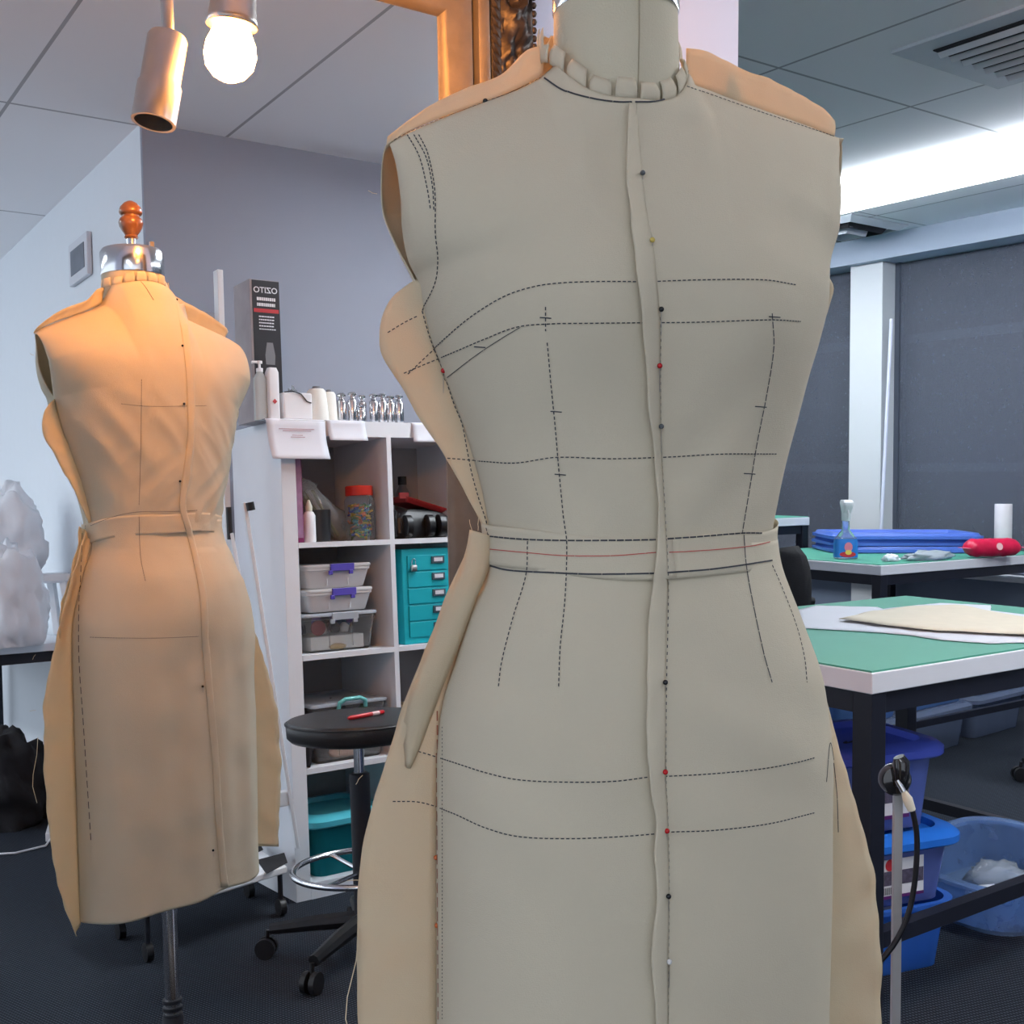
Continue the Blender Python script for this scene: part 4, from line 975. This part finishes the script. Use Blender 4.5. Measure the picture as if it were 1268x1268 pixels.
t=thing('small_bottle','small grey bottle standing at the back of the top right compartment','bottle',(x1+.20,FY-.27,z0)); obj('bottle_body',MB().lathe([(.026,0),(.028,.004),(.028,.16),(.014,.19),(.014,.205),(0,.207)],n=24),mat('bottle_grey',lin(120,118,116),rough=.3,trans=.3),t,smooth=True); obj('cap',MB().lathe([(.016,.195),(.016,.225),(0,.226)],n=20),M_BLK,t,smooth=True)
# row 1 left : boxes
M_LIL=mat('clip_lilac',lin(88,76,180),rough=.35); M_BX=mat('box_white_clear',lin(226,228,230),rough=.3,trans=.15,ior=1.15); M_BXC=mat('box_clear',(.93,.95,.97),rough=.06,trans=.93,ior=1.15)
def lbox(x,y,z,w,d,h,M,label,clipM,cat='storage box',lidM=None,fill=None,hand=False):
    t=thing('storage_box',label,cat,(x,y,z))
    b=MB().rings([rrect(w*.84,d*.86,.015,0),rrect(w*.87,d*.88,.015,.004),rrect(w*.97,d*.97,.015,h-.022),rrect(w,d,.015,h-.020),rrect(w,d,.015,h-.012),rrect(w*.95,d*.95,.012,h-.012),rrect(w*.85,d*.86,.012,.008)],True,True,True); obj('box_body',b,M,t,smooth=True)
    obj('lid',MB().rings([rrect(w+.004,d+.004,.016,h-.011),rrect(w+.006,d+.006,.016,h-.006),rrect(w+.002,d+.002,.016,h-.001),rrect(w*.9,d*.9,.012,h),rrect(w*.88,d*.88,.012,h-.004)]),lidM or M,t,smooth=True)
    if hand: obj('handle',MB().tube([(-w*.18,d/2+.006,h-.02),(-w*.17,d/2+.012,h+.0),(-w*.1,d/2+.014,h+.010),(w*.1,d/2+.014,h+.010),(w*.17,d/2+.012,h),(w*.18,d/2+.006,h-.02)],.007,10),clipM,t,smooth=True)
    else:
        cl=MB().box((0.01,d/2+.004,h-.012),(w*.36,.010,.024)); cl.box((-w*.14,d/2+.006,h-.028),(w*.06,.008,.014)); cl.box((w*.17,d/2+.006,h-.028),(w*.06,.008,.014)); obj('clip',cl,clipM,t,bev=.002)
    rb=MB(); 
    for s in(-1,1): rb.box((s*w*.16,d*.45+.002,h*.42),(.004,.004,h*.62))
    obj('rib',rb,M,t)
    if fill: fill(t)
    return t
x0,z1=cell(0,1)
XB=x0+.122; YB=FY-.17
lbox(XB+.03,YB,z1+.204,.235,.30,.078,M_BX,'white box with lilac clip, topmost of the stack in the left second-row compartment',M_LIL)
lbox(XB+.034,YB,z1+.128,.235,.30,.075,M_BX,'white box with lilac clip, under the topmost white box',M_LIL)
def fill1(t):
    for i in range(16):
        c=Vector((random.uniform(-.085,.085),random.uniform(-.02,.115),random.uniform(.05,.088)))
        obj('trinket',lumpy(c,.016,.014,.02,i,12,8),mat(['tk_navy','tk_lilac','tk_white','tk_black','tk_blue'][i%5],[lin(44,50,90),lin(110,90,190),lin(215,215,215),lin(30,30,36),lin(60,110,150)][i%5],rough=.6),t,smooth=True,auto=False)
    obj('inner_tray',MB().box((0.0,0,.028),(.19,.24,.045)),mat('inner_white',lin(232,232,228),rough=.6),t,bev=.004)
    obj('red_disc',MB().lathe([(.024,0),(.024,.01),(.019,.012),(0,.012)],(-.07,.118,.078),24,axis=(0,1,0)),mat('disc_red',lin(140,44,50),rough=.5),t,smooth=True)
    obj('gold_beads',lumpy((-.005,.128,.006),.03,.008,.012,2,16,8),mat('beads_gold',lin(176,146,90),rough=.4),t,smooth=True,auto=False)
lbox(XB+.032,YB,z1+.0005,.26,.31,.125,M_BXC,'clear box of sewing odds and ends at the bottom of the stack',mat('lid_grey',lin(168,176,186),rough=.3),lidM=MATS['lid_grey'],fill=fill1)
# row 1 right : teal drawer cabinet
x1,_=cell(1,1)
pa=hit(mray(500,676),1,FY); pb=hit(mray(556,668),1,FY)
cw=.185; ch=ih-.018
t=thing('drawer_cabinet','turquoise steel drawer cabinet with padlock and five labelled drawers','cabinet',(x1+.035+cw/2,FY-.15,z1))
M_TEAL=mat('turquoise_paint',lin(22,172,186),rough=.38,var=.03)
cb=MB().box((0,0,ch/2),(cw,.28,ch)); obj('carcass',cb,M_TEAL,t,bev=.004)
nd=5; gh=(ch-.04)/nd
for i in range(nd):
    z=ch-.02-gh*(i+.5)
    d=obj('drawer_front',MB().box((.004,.1415,z),(cw-.032,.006,gh-.005)),M_TEAL,t,bev=.0015)
    obj('label_holder',MB().box((.045,.1465,z+.008),(.050,.006,.024)),mat('holder_grey',lin(66,88,100),rough=.4),d,bev=.001)
    obj('label_card',MB().box((.045,.1500,z+.009),(.034,.001,.013)),M_PAPER,d)
pl=W()
t2=thing('padlock','small silver padlock hanging on the turquoise cabinet','padlock',(x1+.035+cw/2-.052,FY-.15+.150,z1+ch-.075))
obj('lock_body',MB().rings([rrect(.018,.010,.004,0),rrect(.022,.012,.004,.003),rrect(.022,.012,.004,.018),rrect(.018,.010,.004,.021)]),M_STEEL,t2,smooth=True)
obj('shackle',MB().tube([(-.007,0,.018),(-.007,0,.034),(-.004,0,.040),(0,0,.042),(.004,0,.040),(.007,0,.034),(.007,0,.018)],.0018,8),M_CHR,t2,smooth=True)
# row 2
x0,z2=cell(0,2)
def fill2(t):
    obj('dark_cloth',lumpy((-.02,0,.01),.10,.11,.11,3),MATS['dark_contents'],t,smooth=True,auto=False)
    obj('green_cloth',lumpy((.085,.08,.07),.025,.04,.06,5,14,8),mat('leaf_green',lin(70,140,90),rough=.8),t,smooth=True,auto=False)
    obj('pink_cloth',lumpy((.0,.10,.01),.06,.025,.03,6,14,8),mat('blush',lin(206,170,150),rough=.8),t,smooth=True,auto=False)
lbox(x0+.175,YB,z2+.0005,.27,.31,.19,M_BXC,'clear box with aqua handle holding cloth scraps, above the stool seat',mat('aqua',lin(110,190,186),rough=.35),lidM=MATS['lid_grey'],fill=fill2,hand=True)
top('garment_bag',lumpy((x0+.022,FY-.10,z2),.014,.11,.12,12,amp=.2),mat('dark_sheer',lin(52,52,56),rough=.5,var=.4),'dark folded netting squeezed left of the aqua-handled box','netting',smooth=True,auto=False)
x1,_=cell(1,2)
t=thing('bead_jar','jar of dark and gold beads in the right compartment of the third row','jar',(x1+.075,FY-.08,z2))
obj('jar_body',MB().lathe([(.045,0),(.05,.004),(.052,.12),(.044,.135)],n=30),MATS['jar_clear'],t,smooth=True); obj('beads',lumpy((0,0,.004),.043,.043,.06,2,20,12,amp=.12),mat('beads_dark',lin(90,76,56),rough=.35,var=.8,scale=140),t,smooth=True,auto=False)['kind']='stuff'
obj('lid',MB().lathe([(.047,.132),(.047,.15),(0,.151)],n=30),mat('gold_lid',lin(180,150,110),rough=.3,metal=.6),t,smooth=True)
# row 3 : teal lidded tub
x0,z3=cell(0,3)
M_TQ=mat('tub_teal',lin(40,150,160),rough=.25,trans=.5,ior=1.15); M_TQL=mat('lid_teal',lin(84,190,206),rough=.3)
tub((x0+.16,FY-.16,z3),.27,.30,.17,0,M_TQ,'translucent teal tub with pale teal lid in the bottom left compartment',M_TQL,content=None,r=.04)
obj_t=thing('roll_of_tape','white tube standing in front of the teal tub','tube',(x0+.15,FY-.0065-.0,z3)) if False else None
top('bobbin_box',lumpy((x0+.10,FY-.1,z2+.192) if False else (x0+.15,FY-.16,z3+.0),0.001,.001,.001,1),M_WHPL,'x','x') if False else None
# ---- on top of the shelf
ZT=SHH
def mtop(x,y=-.45): return hit(mray(x,521),1,y).x
# tall box
bx_=1.475
t=thing('product_box','tall black and white cardboard box with white lettering on top of the shelf','box',(bx_+.056,-.50,ZT))
hb=.452
obj('carton',MB().box((0,0,hb/2),(.100,.13,hb)),mat('carton_grey',lin(150,144,148),rough=.5,var=.35,scale=9),t,bev=.002)
fp=obj('front_print',MB().box((.004,.0655,hb/2),(.092,.001,hb-.006)),mat('print_black',lin(38,36,42),rough=.4),t)
def text(parent,s,size,loc,M,name='lettering'):
    cu=bpy.data.curves.new('t','FONT'); cu.body=s; cu.size=size; cu.align_x='CENTER'; cu.extrude=.0003; cu.offset=size*.012
    o=bpy.data.objects.new('t',cu); COL.objects.link(o); bpy.context.view_layer.update()
    dg=bpy.context.evaluated_depsgraph_get(); me=bpy.data.meshes.new_from_object(o.evaluated_get(dg)); bpy.data.objects.remove(o)
    q=bpy.data.objects.new(name,me); COL.objects.link(q); me.materials.clear(); me.materials.append(M); q.parent=parent; q.location=loc; q.rotation_euler=(PI/2,0,PI); return q
M_PW=mat('print_white',lin(225,225,230),rough=.5)
text(fp,'OZITO',.026,(.003,.0664,hb-.042),M_PW)
def bars(n,z,w,h,M,seed):
    m=MB(); random.seed(seed); x=-w/2
    while x<w/2:
        l=random.uniform(.003,.008); m.box((.003+x+l/2,.0664,z),(l,.0006,h)); x+=l+.0015
    return m
for i,(z,h,M) in enumerate([(hb-.062,.010,M_PW),(hb-.080,.010,M_PW),(hb-.118,.004,M_PW),(hb-.128,.004,M_PW),(hb-.138,.004,M_PW),(hb-.148,.004,M_PW),(hb-.158,.003,M_PW)]):
    obj('small_print',bars(8,z,.06 if i<2 else .05,h,M,i),M,fp)['kind']='stuff'
obj('red_strip',MB().box((.004,.0663,hb-.099),(.084,.0006,.012)),mat('strip_red',lin(190,50,56),rough=.5),fp)
obj('printed_shape',MB().rings([rrect(.03,.0006,.0002,hb-.27,2,cx=.012,cy=.0663),rrect(.034,.0006,.0002,hb-.24,2,cx=.012,cy=.0663),rrect(.02,.0006,.0002,hb-.20,2,cx=.012,cy=.0663)]),mat('print_grey',lin(120,122,128),rough=.5),fp)
random.seed(11)
# pump bottle + white tall box in front of the carton
def pump(x,y,h,w,label,M,cap):
    t=thing('pump_bottle',label,'bottle',(x,y,ZT))
    obj('bottle_body',MB().rings([rrect(w,w*.7,.012,0),rrect(w,w*.7,.012,h*.8),rrect(w*.5,w*.5,.01,h*.9),rrect(w*.45,w*.45,.009,h*.93)]),M,t,smooth=True)
    obj('pump_head',MB().lathe([(w*.25,h*.92),(w*.25,h*.99),(.004,h*1.0),(.004,h*1.08),(w*.22,h*1.08),(w*.22,h*1.13),(0,h*1.14)],n=20),cap,t,smooth=True)
    obj('nozzle',MB().tube([(0,0,h*1.11),(-w*.6,.0,h*1.10)],.0045,8),cap,t,smooth=True); return t
pump(1.492,-.405,.165,.042,'clear pump bottle in front of the tall box',mat('bottle_frost',(.72,.80,.82),rough=.2,trans=.4,ior=1.2),M_WHPL)
t=thing('dispenser','white flat bottle with red emblem in front of the tall box','bottle',(1.528,-.395,ZT)); obj('bottle_body',MB().rings([rrect(.034,.03,.006,0),rrect(.036,.032,.006,.004),rrect(.036,.032,.006,.15),rrect(.026,.024,.006,.165)]),M_WHPL,t,smooth=True)
obj('emblem',MB().prism([(0,-.008),(.008,0),(0,.008),(-.008,0)],0,.001),mat('emblem_red',lin(196,70,74),rough=.5),t); bpy.data.objects[-1] if False else None
e=[c for c in t.children if c.name.startswith('emblem')][0]; e.rotation_euler=(PI/2,0,0); e.location=(0,.0172,.058)
# white machine box, cones, weights
t=thing('charger_box','white box with a black cable loop between the bottles and the thread cones','box',(1.610,-.43,ZT)); obj('box_body',MB().box((0,0,.047),(.100,.09,.086)),M_WHPL,t,bev=.006); obj('cable',MB().tube([(-.045,.04,.09),(-.02,.047,.094),(.01,.048,.085),(.03,.047,.062),(.045,.046,.058)],.002,6),M_BLK,t,smooth=True)
obj('base_strip',MB().box((0,0,.002),(.09,.08,.004)),M_BLK,t)
def cone(x,y,r,h,label,seed):
    t=thing('thread_cone',label,'thread cone',(x,y,ZT))
    obj('thread',MB().lathe([(r*.95,.004),(r,.01),(r*.80,h*.86),(r*.62,h*.93),(r*.3,h*.93)],n=32),mat('thread_white',lin(232,232,226),rough=.85,bump=.3,bscale=300),t,smooth=True)
    obj('core',MB().lathe([(r*.5,0),(r*.5,.005),(r*.34,h*.9),(r*.34,h),(r*.26,h),(r*.26,h*.9)],n=20),mat('core_grey',lin(120,122,128),rough=.5),t,smooth=True)
cone(1.697,-.43,.038,.118,'largest white thread cone on top of the shelf',1); cone(1.752,-.45,.027,.112,'slimmer white thread cone right of the largest cone',2)
top('film_wrap',lumpy((1.655,-.52,ZT),.03,.03,.075,5,amp=.4),M_FILM,'clear film crumpled behind the largest thread cone','film',smooth=True,auto=False)
for i,(x,y,h) in enumerate([(1.792,-.44,.100),(1.826,-.43,.104),(1.858,-.43,.062),(1.878,-.46,.100),(1.912,-.44,.104),(1.945,-.44,.106),(1.976,-.44,.100),(2.010,-.44,.104)]):
    r=.0155
    t=thing('metal_weight',['tall steel pattern weight, first right of the slim thread cone','tall steel pattern weight, second right of the slim thread cone','short steel pattern weight, lowest of the row on the shelf top','tall steel pattern weight just behind the short one','tall steel pattern weight, first right past the short one','tall steel pattern weight, second right past the short one','tall steel pattern weight half hidden by the dress edge','tall steel pattern weight at the end of the row behind the dress'][i],'weight',(x,y,ZT),group='steel pattern weights on the shelf top')
    obj('weight_body',MB().lathe([(r*.95,0),(r,.002),(r,h*.72),(r*.9,h*.76),(r*.55,h*.80),(r*.5,h*.86),(r*.9,h*.90),(r*.98,h*.95),(r*.7,h),(0,h)],n=24),M_CHR,t,smooth=True)
# papers hanging over the shelf front
def hang(x0,x1,z1,label,curl=.03,w2=0):
    m=W(); g=[]
    for i in range(15):
        s=i/14; L=.06+(ZT-z1)
        l=s*L
        if l<.06: p=(-.06+l,.0012)
        else: p=(.0025+curl*((l-.06)/(L-.06))**2,.0-(l-.06))
        g.append([Vector((x0+w2*s+(x1-x0-2*w2*s)*j/8,SHY+p[0],ZT+p[1]+.0012)) for j in range(9)])
    m.grid(g); m.world=False; return top('paper_note',m,M_PAPER,label,'paper',origin=((x0+x1)/2,SHY,z1),solid=.0006,smooth=True,auto=False)
hx=lambda px: hit(mray(px,540),1,SHY).x
hz=lambda py: hit(mray(400,py),1,SHY).z
n1=hang(hx(329),hx(403),hz(570),'large printed white sheet hanging over the shelf top, leftmost of the three',.035,.004)
n2=hang(hx(405),hx(452),hz(546),'smaller white sheet hanging over the shelf top beside the large sheet',.02)
n3=hang(hx(510),hx(560),hz(546),'white sheet hanging over the shelf top, nearest the dress edge',.01)
for n,xc,w_ in ((n1,(hx(329)+hx(403))/2,.12),(n2,(hx(405)+hx(452))/2,.08)):
    m=MB()
    for i,(z,ww) in enumerate([(-.030,w_),(-.036,w_*.8),(-.050,w_*.3),(-.056,w_*.4)][:4 if n is n1 else 2]): m.box((xc-n.location.x,.0025+.004+i*.004*(.6 if n is n1 else .3),ZT+z-n.location.z),(ww,.0008,.0018))
    o=obj('printed_lines',m,mat('print_line_red',lin(190,150,160),rough=.7),n); o['kind']='stuff'

# ---- stool with pen
sc=Vector((1.472,.20,0)); SZ=.638
t=thing('stool','round black vinyl drafting stool with chrome foot ring in front of the shelf','stool',sc)
obj('seat',MB().lathe([(.0,SZ-.062),(.15,SZ-.062),(.178,SZ-.055),(.188,SZ-.045),(.190,SZ-.012),(.184,SZ-.003),(.16,SZ),(.0,SZ)],n=56),M_VINYL,t,smooth=True)
obj('seat_piping',MB().tube([(.1905*math.cos(2*PI*i/56),.1905*math.sin(2*PI*i/56),SZ-.010) for i in range(56)],.0028,6,True),M_VINYL,t,smooth=True)
obj('column',MB().lathe([(.014,.42),(.014,SZ-.06)],n=20),M_CHR,t,smooth=True)
obj('column_sleeve',MB().lathe([(.027,.09),(.027,.485),(.022,.488)],n=24),M_BLKM,t,smooth=True)
obj('foot_ring',MB().tube([(.185*math.cos(2*PI*i/56),.185*math.sin(2*PI*i/56),.235) for i in range(56)],.0085,10,True),M_CHR,t,smooth=True)
fr_=MB()
for k_ in range(3):
    a_=.5+2*PI*k_/3; fr_.tube([(.02*math.cos(a_),.02*math.sin(a_),.225),(.185*math.cos(a_),.185*math.sin(a_),.235)],.006,8)
obj('ring_spoke',fr_,M_CHR,t,smooth=True)
obj('lever',MB().tube([(.0,0,SZ-.075),(.09,.02,SZ-.08),(.15,.05,SZ-.11),(.19,.07,SZ-.15)],.004,8),M_BLK,t,smooth=True)
star(t,(0,0,0),.27,5,.10,STA,M=M_BLK)
pn=[hit(mray(*q),2,SZ+.007) for q in ((434,889),(472,882))]
t=thing('pen','red pen lying on the black stool seat','pen',((pn[0]+pn[1])/2)-Vector((0,0,.006)))
c0=(pn[0]+pn[1])/2-Vector((0,0,.006)); d=(pn[1]-pn[0])
obj('barrel',MB().lathe([(.003,-.062),(.0058,-.055),(.0058,.02)],(0,0,.006),14,axis=d),mat('pen_red',lin(190,16,30),rough=.3),t,smooth=True)
obj('grip',MB().lathe([(.0057,.02),(.0057,.045)],(0,0,.006),14,axis=d),mat('pen_label',lin(225,200,205),rough=.4),t,smooth=True)
obj('cap',MB().lathe([(.006,.045),(.006,.060),(.003,.064)],(0,0,.006),14,axis=d),MATS['pen_red'],t,smooth=True)

# ---- white folding stand with slotted low tray and slanted tubes
M_ENA=mat('white_enamel',lin(224,228,232),rough=.4,var=.02)
ZP=.15
q=[hit(mray(*p_),2,ZP) for p_ in [(180,1126),(356,1072),(322,1036),(200,1070)]]
t=thing('folding_stand','white folding stand with a slotted low tray and slanted tube legs beside the shelf','stand',(1.30,-.42,0))
o_=Vector((1.30,-.42,0))
# tray outline as polygon with slots
ex=(q[1]-q[0]); 
tl=[q[0],q[1],q[1]+Vector((.02,-.30,0)),q[0]+Vector((-.02,-.30,0))]
P=[v-o_ for v in tl]
obj('tray_panel',MB().prism([(v.x,v.y) for v in P],ZP-.022,ZP),M_ENA,t,bev=.006)
for px4 in ([(318,1065),(352,1056),(356,1068),(330,1082)],[(308,1045),(320,1042),(326,1052),(318,1056)],[(262,1092),(285,1086),(292,1094),(268,1101)]):
    PP=[hit(mray(*p_),2,ZP+.001)-o_ for p_ in px4]
    if px4[0][0]!=262: obj('slot',MB().prism([(v.x,v.y) for v in PP],ZP+.0002,ZP+.0016),M_BLKF,t)
for sx,sy in((.03,-.03),(.97,-.03),(.97,-.27),(.03,-.27)):
    v=P[0].lerp(P[1],sx)+Vector((0,sy,0)); obj('caster',MB().lathe([(.01,-.01),(.025,-.009),(.025,.009),(.01,.01)],(v.x,v.y,.0255),18,axis=(1,0,0)),M_BLK,t,smooth=True); obj('caster_stem',MB().tube([(v.x,v.y,.03),(v.x,v.y,ZP-.02)],.008,8),M_BLKM,t,smooth=True)
def mp(x,y,Y): return hit(mray(x,y),1,Y)-o_
obj('slanted_tube',MB().bar(mp(302,622,-.33),mp(368,1050,-.31),.026,.012),M_ENA,t,bev=.003)
obj('slanted_tube',MB().bar(mp(286,660,-.40),mp(345,990,-.38),.022,.012),M_ENA,t,bev=.003)
obj('upright',MB().bar(mp(270,335,-.47),mp(292,1010,-.47),.036,.02),M_ENA,t,bev=.003)
obj('cross_bracket',MB().bar(mp(322,992,-.32),mp(356,988,-.32),.03,.045),M_ENA,t,bev=.004)
obj('rubber_end',MB().tube([mp(309,622,-.31),mp(311,632,-.31)],.013,10),M_BLK,t,smooth=True)
obj('rubber_end',MB().tube([mp(283,628,-.40),mp(285,668,-.40)],.009,10),M_BLK,t,smooth=True)
obj('clear_panel',MB().box(mp(252,420,-.49),(.10,.004,.17)),mat('acrylic',(.8,.85,.9),rough=.1,trans=.75,ior=1.15),t)
# poster leaning behind
pz=[hit(mray(*p_),1,-.80) for p_ in [(262,625),(285,625),(290,700)]]
top('poster',MB().box(((pz[0].x+pz[1].x)/2-.02,-.86,1.16),(.14,.02,.26)),mat('poster_blue',lin(90,130,205),rough=.4,var=.5,scale=14),'blue and red printed board standing behind the dress hip, left of the shelf','board',bev=.002)
top('shelf_bracket',MB().box((1.47,-.83,1.015),(.12,.22,.02)),M_WHP,'small white wall ledge under the blue board','ledge',bev=.003)
# ---- white frame on the side wall
pf=hit(mray(103,322),0,BX)
t=thing('picture_frame','small white framed picture on the side wall behind the dress neck in the mirror','picture frame',(BX-.012,pf.y,pf.z-.09))
obj('frame',MB().box((0,0,.09),(.02,.26,.17)),M_WHP,t,bev=.004); obj('picture',MB().box((-.011,0,.09),(.003,.19,.10)),mat('picture_grey',lin(110,116,128),rough=.4,var=.4,scale=12),t)

# ---- left side: desk, plastic stool, white bags, dark bag on the floor
t=thing('desk','narrow desk with pale top and black steel legs at the left edge','desk',(1.06,-2.55,0))
obj('desktop',MB().box((0,0,.745),(.50,1.5,.03)),M_WH,t,bev=.003)
for sx in(-1,1):
    for sy in(-1,1): obj('leg',MB().box((sx*.225,sy*.72,.365),(.04,.04,.73)),M_NAVY,t,bev=.002)
obj('apron',MB().box((0,0,.705),(.44,1.4,.04)),M_NAVY,t)
t=thing('plastic_stool','white plastic step stool standing on the desk under a white bag','step stool',(1.20,-2.13,.761))
obj('seat',MB().rings([rrect(.24,.24,.04,.23),rrect(.26,.26,.04,.24),rrect(.26,.26,.04,.265),rrect(.24,.24,.04,.27)]),M_WHPL,t,smooth=True)
for sx in(-1,1):
    for sy in(-1,1): obj('leg',MB().bar((sx*.10,sy*.10,.24),(sx*.13,sy*.13,0.004),.03,.03),M_WHPL,t,bev=.004)
M_BAG=mat('white_bag',lin(236,240,246),rough=.45,var=.02,transl=.1,bump=.4,bscale=25)
def bagm(c,rx,ry,rz_,seed,amp): return lumpy(c,rx,ry,rz_,seed,44,26,amp=amp,fr=2.2)
top('garment_bag',bagm((1.10,-2.12,1.036),.155,.15,.225,21,.30),M_BAG,'white crumpled plastic bag heaped on the plastic step stool at the left edge','bag',smooth=True,auto=False)
top('carrier_bag',bagm((1.03,-1.78,.762),.135,.12,.25,33,.35),M_BAG,'white crumpled plastic bag slumped on the desk edge, lowest at the left','bag',smooth=True,auto=False)
top('backpack',bagm((1.08,-2.25,0.0),.19,.25,.24,44,.30),M_BLKF,'dark backpack slumped on the carpet under the desk at the left','bag',smooth=True,auto=False)
t=thing('power_board','white power board lying on the carpet beside the dark backpack','power board',(1.19,-1.86,0),.3); obj('housing',MB().box((0,0,.018),(.05,.24,.034)),M_WHPL,t,bev=.004)
obj('cable',MB().tube([(0,.12,.02),(-.02,.2,.006),(-.12,.26,.005),(-.28,.22,.005)],.004,8),M_WHPL,t,smooth=True)

# ================================================================== WORLD / VIEW
wd=bpy.data.worlds.new('world'); SC.world=wd; wd.use_nodes=True
wd.node_tree.nodes['Background'].inputs[0].default_value=(.80,.88,1.0,1); wd.node_tree.nodes['Background'].inputs[1].default_value=1.2
SC.view_settings.view_transform='Standard'; SC.view_settings.look='None'; SC.view_settings.gamma=1; SC.view_settings.use_curve_mapping=False
SC.view_settings.exposure=0.36
SC.cycles.max_bounces=10; SC.cycles.transparent_max_bounces=12; SC.cycles.use_denoising=True
